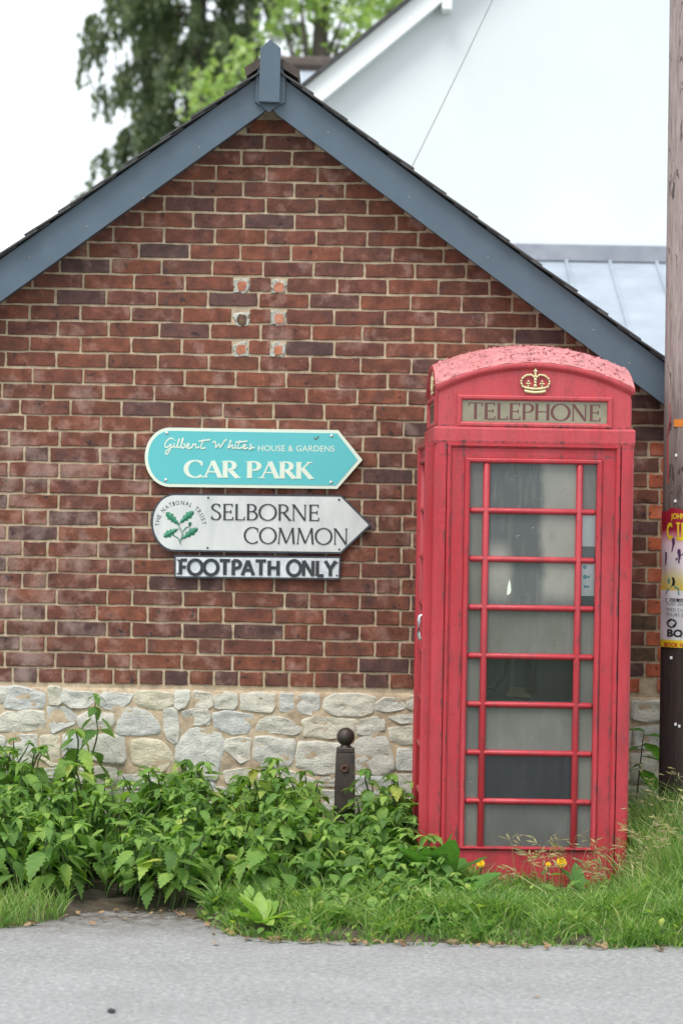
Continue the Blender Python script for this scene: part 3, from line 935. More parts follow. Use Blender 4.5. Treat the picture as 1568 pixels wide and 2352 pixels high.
# stones of the base
def c1(p): return [(x * .3125, 1564.8 + y * .3125) for x, y in p]
def c2(p): return [(458.4 + x * .3125, 1564.8 + y * .3125) for x, y in p]
ST = [c1(p) for p in (
 [(-30, 40), (50, 45), (55, 150), (-30, 160)],
 [(62, 50), (120, 40), (250, 70), (320, 90), (325, 150), (300, 195), (150, 208), (60, 192), (42, 178), (62, 120)],
 [(360, 42), (450, 50), (455, 160), (430, 172), (365, 168)],
 [(475, 62), (560, 75), (690, 85), (690, 150), (640, 190), (580, 195), (520, 190), (465, 150)],
 [(722, 85), (840, 80), (975, 100), (950, 150), (900, 195), (830, 210), (760, 195), (730, 150)],
 [(1010, 75), (1150, 75), (1262, 95), (1266, 150), (1240, 188), (1170, 203), (1080, 200), (1000, 165)],
 [(1285, 75), (1395, 75), (1395, 130), (1360, 192), (1310, 203), (1285, 190)],
 [(10, 265), (60, 222), (180, 218), (310, 228), (325, 300), (320, 345), (200, 365), (60, 370), (10, 362)],
 [(360, 190), (430, 182), (520, 215), (560, 260), (550, 310), (430, 360), (400, 378), (360, 345)],
 [(580, 265), (640, 225), (830, 240), (835, 300), (800, 350), (700, 362), (600, 345)],
 [(880, 300), (940, 202), (1010, 197), (1100, 237), (1150, 290), (1170, 370), (1120, 385), (1000, 398), (900, 393), (865, 365)],
 [(1205, 215), (1260, 205), (1300, 222), (1320, 350), (1308, 440), (1280, 458), (1230, 420), (1205, 350)],
 [(20, 540), (60, 442), (120, 402), (268, 397), (272, 520), (230, 590), (140, 610), (60, 580)],
 [(298, 402), (438, 392), (443, 480), (440, 600), (380, 618), (300, 560)],
 [(470, 400), (580, 380), (600, 480), (590, 600), (480, 620), (465, 500)],
 [(620, 410), (790, 392), (908, 400), (918, 560), (900, 600), (760, 590), (640, 560)],
 [(982, 442), (1080, 422), (1180, 447), (1240, 500), (1268, 580), (1200, 658), (1100, 640), (990, 600), (972, 500)],
 [(1312, 470), (1400, 362), (1500, 352), (1600, 380), (1640, 450), (1600, 640), (1580, 715), (1430, 700), (1305, 560)],
 [(1345, 225), (1420, 205), (1520, 210), (1540, 280), (1500, 325), (1400, 322), (1365, 290)],
 [(-30, 420), (15, 400), (50, 430), (5, 540), (-30, 560)],
 [(-40, 640), (110, 650), (120, 770), (-40, 780)], [(150, 645), (420, 640), (430, 760), (150, 770)],
 [(460, 650), (620, 640), (640, 760), (470, 770)], [(660, 630), (850, 640), (860, 760), (660, 765)],
 [(895, 690), (1190, 680), (1230, 770), (900, 790)], [(1260, 740), (1560, 745), (1560, 860), (1260, 860)],
 [(-40, 810), (300, 800), (310, 960), (-40, 970)], [(335, 800), (700, 795), (710, 960), (335, 960)],
 [(735, 800), (1230, 815), (1230, 965), (735, 965)], [(1250, 885), (1600, 885), (1600, 1000), (1255, 1000)])]
ST += [c2(p) for p in (
 [(-38, 78), (90, 92), (100, 180), (60, 200), (-38, 192)],
 [(112, 110), (200, 82), (275, 92), (280, 170), (250, 203), (120, 198)],
 [(312, 100), (420, 84), (545, 97), (550, 180), (520, 228), (400, 218), (312, 203)],
 [(592, 92), (690, 97), (695, 180), (680, 228), (592, 220)],
 [(716, 112), (800, 92), (875, 102), (880, 210), (820, 248), (722, 220)],
 [(930, 132), (1000, 97), (1180, 97), (1288, 127), (1260, 230), (1180, 253), (1000, 248), (922, 200)],
 [(1300, 160), (1360, 122), (1500, 132), (1505, 200), (1380, 223), (1298, 213)],
 [(1530, 112), (1660, 112), (1660, 215), (1524, 200)],
 [(-35, 222), (60, 207), (85, 260), (70, 318), (-50, 318)],
 [(108, 240), (200, 218), (388, 250), (383, 330), (355, 378), (230, 388), (112, 340)],
 [(440, 290), (520, 258), (640, 277), (750, 325), (740, 370), (690, 393), (560, 378), (417, 373)],
 [(768, 290), (850, 258), (1000, 267), (1128, 282), (1140, 340), (1100, 398), (950, 418), (782, 398), (790, 340)],
 [(1164, 290), (1300, 262), (1358, 282), (1358, 360), (1240, 393), (1155, 388)],
 [(1392, 267), (1480, 243), (1660, 250), (1660, 302), (1480, 308)],
 [(1397, 342), (1520, 333), (1660, 352), (1660, 450), (1480, 468), (1402, 438)],
 [(192, 432), (300, 412), (373, 422), (368, 570), (300, 598), (182, 500)],
 [(412, 422), (520, 412), (690, 432), (685, 540), (660, 618), (480, 638), (402, 560)],
 [(742, 452), (860, 452), (1090, 462), (1090, 640), (960, 678), (850, 678), (722, 620), (722, 550)],
 [(1122, 460), (1260, 392), (1360, 422), (1408, 540), (1418, 640), (1320, 688), (1180, 650), (1122, 560)],
 [(1462, 500), (1660, 480), (1660, 658), (1452, 648)],
 [(880, 712), (990, 692), (1110, 700), (1100, 775), (890, 767)], [(180, 660), (380, 632), (400, 740), (200, 750)],
 [(450, 682), (660, 662), (840, 722), (800, 820), (480, 800)], [(1140, 700), (1400, 710), (1400, 830), (1140, 830)],
 [(1430, 690), (1660, 690), (1660, 830), (1430, 830)], [(130, 780), (440, 790), (440, 900), (130, 900)],
 [(480, 840), (820, 845), (820, 960), (480, 960)], [(850, 800), (1110, 810), (1110, 950), (850, 950)],
 [(1140, 860), (1400, 860), (1400, 980), (1140, 980)], [(1430, 860), (1660, 860), (1660, 980), (1430, 980)])]
ST += [[(1452, 1612), (1524, 1611), (1525, 1648), (1492, 1660), (1452, 1650)], [(1455, 1672), (1490, 1668), (1525, 1664), (1525, 1722), (1456, 1718)],
       [(1450, 1732), (1528, 1730), (1526, 1792), (1452, 1796)], [(1450, 1810), (1528, 1806), (1528, 1880), (1450, 1880)]]
random.seed(21)
for r_ in range(4):                                        # behind the telephone box
    x = 985.0
    while x < 1440:
        w_ = random.uniform(60, 105)
        x2 = min(x + w_, 1444)
        y0 = 1606 + r_ * 66
        ST.append([(x, y0 + random.uniform(0, 8)), ((x + x2) / 2, y0 - 3), (x2, y0 + random.uniform(0, 8)), (x2, y0 + 50), ((x + x2) / 2, y0 + 55), (x, y0 + 48)])
        x = x2 + 11
for si, poly in enumerate(ST):
    rr = random.Random(si)
    P = [W(x, y, YW) for x, y in poly]
    c = sum(P, Vector()) / len(P)
    # even out: 2 points per edge, rounded corners, ragged
    pts = []
    for k in range(len(P)):
        a, b_, z_ = P[k], P[(k + 1) % len(P)], P[k - 1]
        e1, e2 = (b_ - a), (z_ - a)
        pts.append(a + e2 * min(.12, .007 / max(e2.length, .001)))
        pts.append(a + e1 * min(.12, .007 / max(e1.length, .001)))
        mid = (a + b_) / 2
        pts.append(mid + (mid - c) * rr.uniform(-.05, .04))
    npt = len(pts)
    def ringp(s_, y, jit):
        return [Vector((c.x + (p.x - c.x) * s_ + rr.uniform(-jit, jit), y + rr.uniform(-jit, jit) * 1.2, c.z + (p.z - c.z) * s_ + rr.uniform(-jit, jit))) for p in pts]
    G = 1.17
    def craggy(p, s_):
        q_ = Vector((p.x * 9 + si * 3.1, 0, p.z * 19))
        f_ = mnoise.fractal(q_, .9, 2.1, 5) * .010 + mnoise.noise(Vector((p.x * 4, si, p.z * 5))) * .006
        return YW - (.007 if s_ > .97 else .0135) - f_
    def crag(s_):
        out = []
        for p in pts:
            x, z = c.x + (p.x - c.x) * s_, c.z + (p.z - c.z) * s_
            out.append(Vector((x, craggy(Vector((x, 0, z)), s_ / G), z)))
        return out
    LR = [ringp(G + .02, YW + .02, 0), ringp(G, YW + .001, .0025)] + [crag(G * k) for k in (.975, .9, .76, .6, .42, .22)]
    m = MB().loops([rel(bld, l) for l in LR])
    nr = len(LR) - 1
    cc = len(m.v); m.v.append(tuple(Vector((c.x, craggy(c, 0), c.z)) - Vector(bld.location)))
    for k in range(npt): m.f.append((nr * npt + k, nr * npt + (k + 1) % npt, cc))
    o = m.build("stone", M_STONE, bld)
    shade_auto(o, 45)

# mortar smeared round and over the edges of the stones
mv, mf, nxm, nzm = [], [], 230, 48
zt_m = W(400, 1583, YW).z
for jz in range(nzm + 1):
    for ix in range(nxm + 1):
        x = -1.95 + (corner_x + 1.95) * ix / nxm; z = zt_m * jz / nzm + .02 * (1 - jz / nzm)
        y = YW - .0080 - mnoise.fractal(Vector((x * 13, 3.3, z * 15)), .8, 2.1, 5) * .0075
        if jz == nzm: y = YW + .003
        mv.append(Vector((x, y, z)) - Vector(bld.location))
for jz in range(nzm):
    for ix in range(nxm): mf.append((jz * (nxm + 1) + ix, jz * (nxm + 1) + ix + 1, (jz + 1) * (nxm + 1) + ix + 1, (jz + 1) * (nxm + 1) + ix))
MB().add(mv, mf).build("mortar_bed", M_MORTAR, bld, smooth=True, recalc=False)

# bargeboards
def barge(side):
    if side < 0:
        tp = [W(587, 181.5, YB), W(-420, topL(-420), YB)]
        bt = [W(-420, botL(-420), YB), W(604, 258, YB)]
        f = [W(621, 159, YB)] + tp + bt + [W(621, 244, YB)]
    else:
        f = [W(622, 159, YB), W(622, 244, YB), W(636, 262.5, YB), W(1600, botR(1600), YB), W(1600, topR(1600), YB)]
    bk = [p + Vector((0, .028, 0)) for p in f]
    m = MB().prism(rel(bld, f), rel(bld, bk))
    # moulded lower bead: slim strip on the back edge
    o = m.build("bargeboard", M_SLATEBLUE, bld)
    return o
barge(-1); barge(1)
# boxed soffit between board and wall
for pts in ([(604, 258), (-420, botL(-420))], [(1600, botR(1600)), (636, 262.5)]):
    a, b_ = [W(x, y, YB) for x, y in pts]
    up_ = Vector((0, 0, .012))
    MB().prism(rel(bld, [a + Vector((0, .03, 0)) + up_, b_ + Vector((0, .03, 0)) + up_, b_ + Vector((0, .03, .03)), a + Vector((0, .03, .03))]),
               rel(bld, [a + Vector((0, .15, 0)) + up_, b_ + Vector((0, .15, 0)) + up_, b_ + Vector((0, .15, .03)), a + Vector((0, .15, .03))])).build("soffit", M_SLATEBLUE, bld)
for x, y in ((569.6, 248.5), (753.5, 304), (458.6, 338.7), (68, 591), (1362, 757.5), (1444, 834), (330, 455), (940, 452), (1120, 590), (200, 520)):
    q = W(x, y, YB)
    MB().lathe([(.0045, -.001), (.0045, .0015), (.0001, .0025)], seg=8, M=Matrix.Translation(Vector((q.x, YB, q.z)) - Vector(bld.location)) @ Matrix.Rotation(R(90), 4, 'X')).build("nail_head", M_CONCRETE, bld)
# finial at the apex: post on a chamfered backing board
def poly_part(px, y0, y1, name, mat, parent):
    f = [W(x, y, YB) for x, y in px]
    fr = [Vector((p.x, y0, p.z)) for p in f]; bk = [Vector((p.x, y1, p.z)) for p in f]
    o = MB().prism(rel(bld, fr), rel(bld, bk)).build(name, mat, parent)
    bv = o.modifiers.new("soft", 'BEVEL'); bv.width = .003; bv.segments = 1
    return o
fin = poly_part([(596.5, 140), (646, 140), (656.5, 182), (655, 237), (636, 245), (617.6, 260.5), (599.4, 244), (585.5, 235), (587.5, 180)], YB - .022, YB - .0015, "finial", M_SLATEBLUE, bld)
poly_part([(621.6, 96), (645.5, 116), (643, 240.5), (595.4, 238.5), (599.2, 116)], YB - .075, YB - .0225, "finial_post", M_SLATEBLUE, fin)

# roof slopes with verge slates
def slope_pt(side, d, Y, lift=0.0):
    """point on the roof plane: d metres down the slope from the ridge, on the right (1) or left (-1)"""
    if side > 0: a, b_ = W(640, 170, YB), W(1600, topR(1600) - 1, YB)
    else: a, b_ = W(602, 170, YB), W(-420, topL(-420) - 1, YB)
    t = (b_ - a).normalized()
    nrm = Vector((-t.z, 0, t.x)) if side > 0 else Vector((t.z, 0, -t.x))
    p = a + t * d + nrm * lift
    return Vector((p.x, Y, p.z)), t, nrm
GAUGE = .198
random.seed(5)
for side in (-1, 1):
    a0, t, nrm = slope_pt(side, 0, YB)
    nC = 13
    Ltot = GAUGE * nC
    dk = [slope_pt(side, d, YB, l)[0] for d, l in ((0, -.002), (Ltot, -.002), (Ltot, -.03), (0, -.03))]
    m = MB().prism(rel(bld, [p + Vector((0, .035, 0)) for p in dk]), rel(bld, [p + Vector((0, DEPTH + .25, 0)) for p in dk]))
    roof = m.build("roof", M_SLATE, bld)
    inner = MB()
    for k in range(nC):
        for j in range(14):
            w_ = .25
            y0 = YB - .045 + (j * w_ - (.0 if k % 2 == 0 else .125))
            y1 = y0 + w_ - .004
            if j == 0: y0 = YB - .045 + random.uniform(-.004, .004)
            d0, d1 = k * GAUGE - .06, (k + 1) * GAUGE + random.uniform(-.006, .012)
            if k == 0: d0 = .0
            l0, l1 = .003, .015 + random.uniform(-.003, .003)
            th = .0085
            q = [slope_pt(side, d, 0, l)[0] for d, l in ((d0, l0), (d1, l1), (d1, l1 + th), (d0, l0 + th))]
            f = [Vector((p.x, y0, p.z)) for p in q]; b_ = [Vector((p.x, y1, p.z)) for p in q]
            if j == 0:
                MB().prism(rel(bld, f), rel(bld, b_)).build("slate", M_SLATE, roof)
                # undercloak slate bedded under the verge
                q2 = [slope_pt(side, d, 0, l)[0] for d, l in ((k * GAUGE + .07, .0005), ((k + 1) * GAUGE + .055, .0095), ((k + 1) * GAUGE + .055, .0155), (k * GAUGE + .07, .0065))]
                MB().prism(rel(bld, [Vector((p.x, YB - .03, p.z)) for p in q2]), rel(bld, [Vector((p.x, YB + .12, p.z)) for p in q2])).build("slate", M_SLATE, roof)
            else:
                inner.prism(rel(bld, f), rel(bld, b_))
    tag(inner.build("slates", M_SLATE, roof), kind="stuff")
# ridge tiles
prof_o = [W(561, 157, YB), W(597, 136, YB), W(621, 128, YB), W(647, 137, YB), W(688, 162, YB)]
prof_i = [p + Vector((0, 0, -.042)) for p in prof_o]
prof_i[0] += Vector((.014, 0, .0)); prof_i[-1] += Vector((-.005, 0, 0))
for k in range(7):
    y0, y1 = YB - .03 + k * .46, YB - .03 + k * .46 + .45
    ring = prof_o + prof_i[::-1]
    MB().prism(rel(bld, [Vector((p.x, y0, p.z)) for p in ring]), rel(bld, [Vector((p.x, y1, p.z + .004)) for p in ring])).build("ridge_tile", M_RIDGE, bld)
# yellow lichen/timber wedge under the boards at the very top is left to the mortar

# ================================================================== SIGNS ON THE WALL
def zc_(x, y): return ((400 + x / 2.24) * S2D, (1220 + y / 2.24) * S2D)   # enlarged reading -> reading units
def plate_outline(tl, tr, tip, br, bl, left, inset=0.0):
    cy = (tl[1] + bl[1]) / 2
    pts = []
    ry = (bl[1] - tl[1]) / 2 - inset
    rx = tl[0] - left - inset
    cx = (tl[0] + bl[0]) / 2
    for k in range(19):
        an = R(90 + 180 * k / 18)
        pts.append((cx + rx * math.cos(an), cy - ry * math.sin(an)))
    pts.append((br[0] - inset * .35, br[1] - inset)); pts.append((tip[0] - inset * 1.45, tip[1])); pts.append((tr[0] - inset * .35, tr[1] + inset))
    return [zc_(x, y) for x, y in pts]
def plate(px, y0, y1, name, mat, parent, bev=.0):
    f = [W(x, y, YW) for x, y in px]
    o = MB().prism(rel(parent, [Vector((p.x, y0, p.z)) for p in f]) , rel(parent, [Vector((p.x, y1, p.z)) for p in f])).build(name, mat, parent)
    return o
def projrel(o):
    L = Vector(o.location)
    def f(x, y, Y):
        p = W(x, y, YW); return Vector((p.x, Y, p.z)) - L
    return f
YS = YW - .034                        # face of the upper sign
c = zc_(700, 250); p = W(c[0], c[1], YW)
s1 = thing("car_park_sign", "teal arrow shaped sign lettered CAR PARK in cream, topmost of the three signs", "sign", (p.x, YW - .03, p.z))
args = ((210, 52), (1305, 68), (1462, 262), (1298, 450), (215, 437), 48)
plate(plate_outline(*args), YS, YW - .008, "rim", M_CREAM, s1)
plate(plate_outline(*args, inset=21), YS - .0015, YS + .001, "face", M_TEAL, s1)
pj = projrel(s1)
m = MB(); put_text(m, "CAR PARK", zc_(308, 374), zc_(1142, 385), 108 / 2.24 * S2D, YS - .0015, .0012, T=.205, t=.075, serif=.13, proj=pj)
m.build("lettering", M_CREAM, s1)
m = MB(); put_font(m, "HOUSE & GARDENS", zc_(785, 204), zc_(1281, 208), 40 / 2.24 * S2D, YS - .0022, proj=pj)
m.build("lettering", M_CREAM, s1)
SCR = [[(238, 126), (215, 119), (192, 138), (178, 165), (185, 182), (205, 178), (224, 152), (218, 187), (205, 216), (190, 229), (182, 214), (202, 194), (236, 176)],
       [(243, 152), (237, 178), (250, 180)], [(246, 136), (249, 132)], [(253, 184), (278, 128), (272, 124), (262, 165), (266, 185), (280, 178)],
       [(281, 180), (304, 120), (296, 120), (286, 165), (292, 188), (308, 180), (314, 163), (300, 160)], [(316, 180), (339, 168), (339, 156), (328, 158), (322, 176), (332, 190), (354, 180)],
       [(355, 186), (366, 155), (368, 165), (384, 158), (381, 180), (392, 186), (406, 174)], [(433, 128), (412, 178), (420, 190), (446, 182)], [(400, 141), (476, 130)],
       [(490, 152), (505, 140), (512, 150), (507, 191), (536, 150), (535, 192), (572, 131), (583, 133)], [(587, 188), (612, 136), (605, 134), (595, 190), (612, 166), (622, 166), (617, 188), (630, 184)],
       [(641, 160), (634, 186), (648, 184)], [(645, 147), (648, 143)], [(669, 134), (651, 180), (660, 190), (680, 180)], [(638, 149), (716, 140)],
       [(680, 182), (705, 172), (704, 160), (692, 162), (686, 180), (697, 192), (721, 181)], [(741, 159), (732, 166), (746, 180), (738, 192), (722, 189), (763, 181)]]
m = MB()
for k, st in enumerate(SCR):
    # smooth the pen path
    P = [Vector(q) for q in st]
    if len(P) > 2:
        for _ in range(2):
            Q = [P[0]]
            for a, b_ in zip(P[:-1], P[1:]): Q += [a * .75 + b_ * .25, a * .25 + b_ * .75]
            P = Q + [P[-1]]
    Ls, Rs = ribbon(P, lambda t_: 6.2 + 3.4 * abs(t_.x))
    vs = []
    for i_, (l, r_) in enumerate(zip(Ls, Rs)):
        y = YS - .0022 - .00022 * k - .00003 * i_
        vs += [pj(*zc_(l.x, l.y), y), pj(*zc_(r_.x, r_.y), y)]
    m.add(vs, [(2 * i, 2 * i + 1, 2 * i + 3, 2 * i + 2) for i in range(len(Ls) - 1)])
m.build("script_lettering", M_CREAM, s1)
def screw(par, x, y, r, mat, yy):
    q = W(*zc_(x, y), YW)
    M_ = Matrix.Translation(Vector((q.x, yy, q.z)) - Vector(par.location)) @ Matrix.Rotation(R(90), 4, 'X')
    rr = r / 2.24 * S2D / PXM
    o = MB().lathe([(rr, -.001), (rr, .002), (rr * .7, .0035), (0.0001, .004)], seg=10, M=M_).build("screw", mat, par, smooth=True)
for x, y in ((193, 87), (1262, 105), (187, 392), (1258, 408)): screw(s1, x, y, 11, M_STEEL, YS - .0015)
# small rust hook mark near the top right of the teal face
m = MB()
Ls, Rs = ribbon([(1150, 118), (1158, 130), (1170, 122), (1178, 108)], lambda t_: 7)
vs = []
for l, r_ in zip(Ls, Rs): vs += [pj(*zc_(l.x, l.y), YS - .0022), pj(*zc_(r_.x, r_.y), YS - .0022)]
m.add(vs, [(2 * i, 2 * i + 1, 2 * i + 3, 2 * i + 2) for i in range(3)])
m.build("rust_mark", M_RUST, s1)

YS2 = YW - .030
q = zc_(800, 670); p = W(q[0], q[1], YW)
s2 = thing("footpath_arrow_sign", "aged white arrow sign with oak leaf emblem lettered SELBORNE COMMON", "sign", (p.x, YW - .03, p.z))
args = ((245, 480), (1325, 490), (1520, 685), (1322, 872), (245, 857), 92)
plate(plate_outline(*args), YS2, YW - .008, "rim", M_NAVY, s2)
plate(plate_outline(*args, inset=12), YS2 - .001, YS2 + .001, "face", M_OFFWHITE, s2)
pj = projrel(s2)
m = MB(); put_text(m, "SELBORNE", zc_(474, 650), zc_(1184, 657), 104 / 2.24 * S2D, YS2 - .001, .003, T=.105, t=.055, serif=.055, proj=pj)
m.build("lettering", M_BLACKPAINT, s2)
m = MB(); put_text(m, "COMMON", zc_(690, 803), zc_(1372, 812), 104 / 2.24 * S2D, YS2 - .001, .003, T=.105, t=.055, serif=.055, proj=pj)
m.build("lettering", M_BLACKPAINT, s2)
# arc of small capitals
m = MB()
words = "THE NATIONAL TRUST"
adv = {' ': .55, 'I': .42, 'L': .62, 'N': .95, 'O': 1.0, 'T': .8, 'E': .72, 'S': .7, 'R': .8, 'U': .9, 'H': .95, 'A': .9}
tot = sum(adv[ch] for ch in words)
pos = 0
cx, cy, rb = 283.0, 684.0, 131.0
for ch in words:
    am = R(184 - (pos + adv[ch] / 2) / tot * 184)
    pos += adv[ch]
    if ch == ' ': continue
    cxp, cyp = cx + rb * math.cos(am) * 1.05, cy - rb * math.sin(am)
    tx, ty = math.sin(am), math.cos(am)
    hw = adv[ch] * 11.5
    put_font(m, ch, zc_(cxp - tx * hw, cyp - ty * hw), zc_(cxp + tx * hw, cyp + ty * hw), 29 / 2.24 * S2D, YS2 - .0022, proj=pj)
m.build("small_lettering", M_NAVY, s2)
# oak sprig
def oak(base, tip, wid):
    a, b_ = Vector(base), Vector(tip)
    d = b_ - a; nrm = Vector((-d.y, d.x)).normalized()
    prof = [(0, .06), (.12, .22), (.22, .55), (.31, .38), (.42, .85), (.53, .58), (.66, 1.0), (.77, .62), (.88, .62), (1.0, .05)]
    L = [a + d * t_ + nrm * wid * w_ for t_, w_ in prof]
    Rr = [a + d * t_ - nrm * wid * w_ for t_, w_ in prof]
    f = []; 
    for l, r_ in zip(L, Rr):
        mid = (l + r_) / 2
        f.append((pj(*zc_(l.x, l.y), YS2 - .002), pj(*zc_(mid.x, mid.y), YS2 - .0065), pj(*zc_(r_.x, r_.y), YS2 - .002)))
    mb = MB(); vs = [p_ for tri in f for p_ in tri]
    fs = []
    for i in range(len(f) - 1):
        fs += [(3 * i, 3 * i + 1, 3 * i + 4, 3 * i + 3), (3 * i + 1, 3 * i + 2, 3 * i + 5, 3 * i + 4)]
    return mb.add(vs, fs)
emb = MB()
for k, pts in enumerate(([(285, 810), (268, 770), (222, 742)], [(280, 790), (296, 740), (272, 692), (268, 668)], [(297, 725), (318, 700), (345, 690)])):
    emb.tube([pj(*zc_(*q_), YS2 - .003 - .0003 * k) for q_ in pts], .0022, 6)
emb = emb.build("oak_sprig", M_GREENPAINT, s2)
for b_, t_ in (((272, 684), (188, 602)), ((274, 674), (368, 594)), ((268, 708), (172, 760)), ((284, 778), (394, 704))):
    oak(b_, t_, 27).build("oak_leaf", M_GREENPAINT, emb)
q = W(*zc_(343, 676), YW)
MB().lathe([(.0001, -.011), (.0055, -.008), (.0065, 0), (.008, .001), (.0075, .006), (.0001, .010)], c=tuple(Vector((q.x, YS2 - .003, q.z)) - Vector(s2.location)), seg=10).build("acorn", M_GREENPAINT, emb, smooth=True)
for x, y in ((462, 507), (1310, 520), (457, 833), (1312, 843)): screw(s2, x, y, 7, M_NAVY, YS2 - .001)

q = zc_(780, 960); p = W(q[0], q[1], YW)
s3 = thing("footpath_plate", "small rectangular white plate lettered FOOTPATH ONLY below the arrow signs", "sign", (p.x, YW - .03, p.z))
plate([zc_(*q_) for q_ in ((243, 882), (243, 1028), (1315, 1040), (1322, 890))], YS2, YW - .008, "rim", M_NAVY, s3)
plate([zc_(*q_) for q_ in ((253, 893), (253, 1017), (1305, 1029), (1311, 901))], YS2 - .001, YS2 + .001, "face", M_FOOTWHITE, s3)
pj = projrel(s3)
m = MB()
put_text(m, "FOOTPATH", zc_(266, 1006), zc_(930, 1013), 96 / 2.24 * S2D, YS2 - .001, .003, T=.215, t=.2, sans=True, proj=pj)
put_text(m, "ONLY", zc_(970, 1013), zc_(1292, 1017), 98 / 2.24 * S2D, YS2 - .001, .003, T=.215, t=.2, sans=True, proj=pj)
m.build("lettering", M_BLACKPAINT, s3)
for x, y in ((265, 912), (263, 1000), (1297, 930), (1294, 1012)): screw(s3, x, y, 6, M_NAVY, YS2 - .001)

# ================================================================== TELEPHONE BOX
BX, BYC, BZ = .8560, 13.0 + .456, -.008
box = thing("telephone_box", "red cast iron telephone box with flaking domed roof and gold crown", "telephone box", (BX, BYC, BZ), R(1.0))
H = .452
m = MB().box((0, 0, .03), (.93, .93, .10), .008); m.build("base", M_CONCRETE, box)
def rounded_square(x0, x1, y0, y1, sx, sy, r):
    """plan of a post filling [x0,x1]x[y0,y1] with its outer corner rounded"""
    pts = [(x0 * sx, y0 * sy), (x1 * sx, y0 * sy)]
    for k in range(5):
        an = R(90 * k / 4)
        pts.append(((x1 - r + r * math.cos(an)) * sx, (y1 - r + r * math.sin(an)) * sy))
    pts.append((x0 * sx, y1 * sy))
    return pts
for sx in (-1, 1):
    for sy in (-1, 1):
        pl = rounded_square(.3955, H, .3955, H, sx, sy, .024)
        # slight cap chamfer under the fascia
        o = MB().prism([Vector((x, y, .07)) for x, y in pl], [Vector((x, y, 2.084)) for x, y in pl]).build("corner_post", M_RED, box)
        shade_auto(o, 40)
        MB().box((sx * .42, sy * .42, .085), (.085, .085, .03), .006).build("post_foot", M_RED, o)
def rect(hw, zt, zb, nn): return [Vector((-hw, -nn, zb)), Vector((hw, -nn, zb)), Vector((hw, -nn, zt)), Vector((-hw, -nn, zt))]
ZB = [1.776 - .2187 * k for k in range(7)]
COLS = [(-.284, -.2265), (-.1975, .1945), (.2235, .284)]
def side(name, rot, out, glazed=True, mats=None):
    fr = [(.3925, 2.079, .07, .412), (.392, 2.078, .07, .452), (.387, 2.076, .07, .4585), (.379, 2.068, .07, .4585), (.372, 2.061, .07, .453), (.369, 2.058, .07, .443),
          (.3135, 2.0165, .2415, .443), (.3125, 2.0155, .2425, .4405), (.310, 2.013, .245, .452), (.304, 2.007, .251, .457), (.293, 1.998, .256, .456), (.286, 1.992, .259, .449), (.284, 1.99, .26, .40)]
    o = MB().loops([rect(*r_) for r_ in fr]).build(name, M_RED, box)
    # subdivided smooth beads
    shade_auto(o, 32)
    o.rotation_euler = (0, 0, rot)
    ov = Matrix.Rotation(rot, 3, 'Z') @ Vector((0, -out, 0))
    o.location = ov
    if not glazed:
        MB().box((0, -.42, 1.125), (.60, .01, 1.76)).build("panel", M_RED, o)
        return o
    for z in ZB:
        b_ = MB().box((0, -.432, z), (.57, .034, .026), .0085).build("glazing_bar", M_RED, o); shade_auto(b_, 60)
    for x in (-.212, .209):
        b_ = MB().box((x, -.4335, 1.125), (.029, .034, 1.74), .0085).build("glazing_bar", M_RED, o); shade_auto(b_, 60)
    zs = [1.99] + ZB + [.26]
    for r_ in range(8):
        for ci, (xa, xb) in enumerate(COLS):
            zt, zb = zs[r_] - .004, zs[r_ + 1] + .004
            pm = mats(r_, ci) if mats else M_HAZY
            MB().box(((xa + xb) / 2, -.4255, (zt + zb) / 2), (xb - xa + .02, .004, zt - zb + .012)).build("pane", pm, o)
    return o
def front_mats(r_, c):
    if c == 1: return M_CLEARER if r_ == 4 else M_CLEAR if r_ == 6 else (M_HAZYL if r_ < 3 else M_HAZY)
    if c == 2 and r_ in (1, 2): return M_CLEARER
    return M_HAZY
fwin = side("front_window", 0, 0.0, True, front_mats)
side("side_window", R(90), 0.0)
door = side("door", R(-90), .030)
side("back_wall", R(180), 0.0, False)
# door edge slab behind the moulded face (the door stands a little proud)
MB().box((0, -.425, 1.07), (.78, .035, .02), 0).build("door_rail", M_RED, door)
for s_ in (-1, 1):
    MB().box((s_ * .345, -.4215, 1.075), (.07, .040, 2.0), .003).build("door_stile", M_RED, door)
hd = MB()
hd.tube([(.335, -.45, 1.185), (.335, -.467, 1.19), (.335, -.472, 1.21), (.335, -.472, 1.27), (.335, -.467, 1.29), (.335, -.45, 1.295)], .009, 8)
hd.build("handle", M_STEEL, door, smooth=True)
# teardrop of white paint and scratches on panes
pane_mark = MB()
q0 = [(1165 + dx, 1350 + dy) for dx, dy in ((1, -19), (4, -8), (5, 6), (3, 13), (-2, 17), (-5, 16), (-4, 4), (-2, -8))]
def box_local(px, py, n_):
    p_ = W(px, py, 13.0); return Vector((p_.x - BX, -n_, p_.z - BZ))
pane_mark.add([box_local(x, y, .4282) for x, y in q0], [tuple(range(len(q0)))]).build("paint_chip", M_CREAM, fwin)
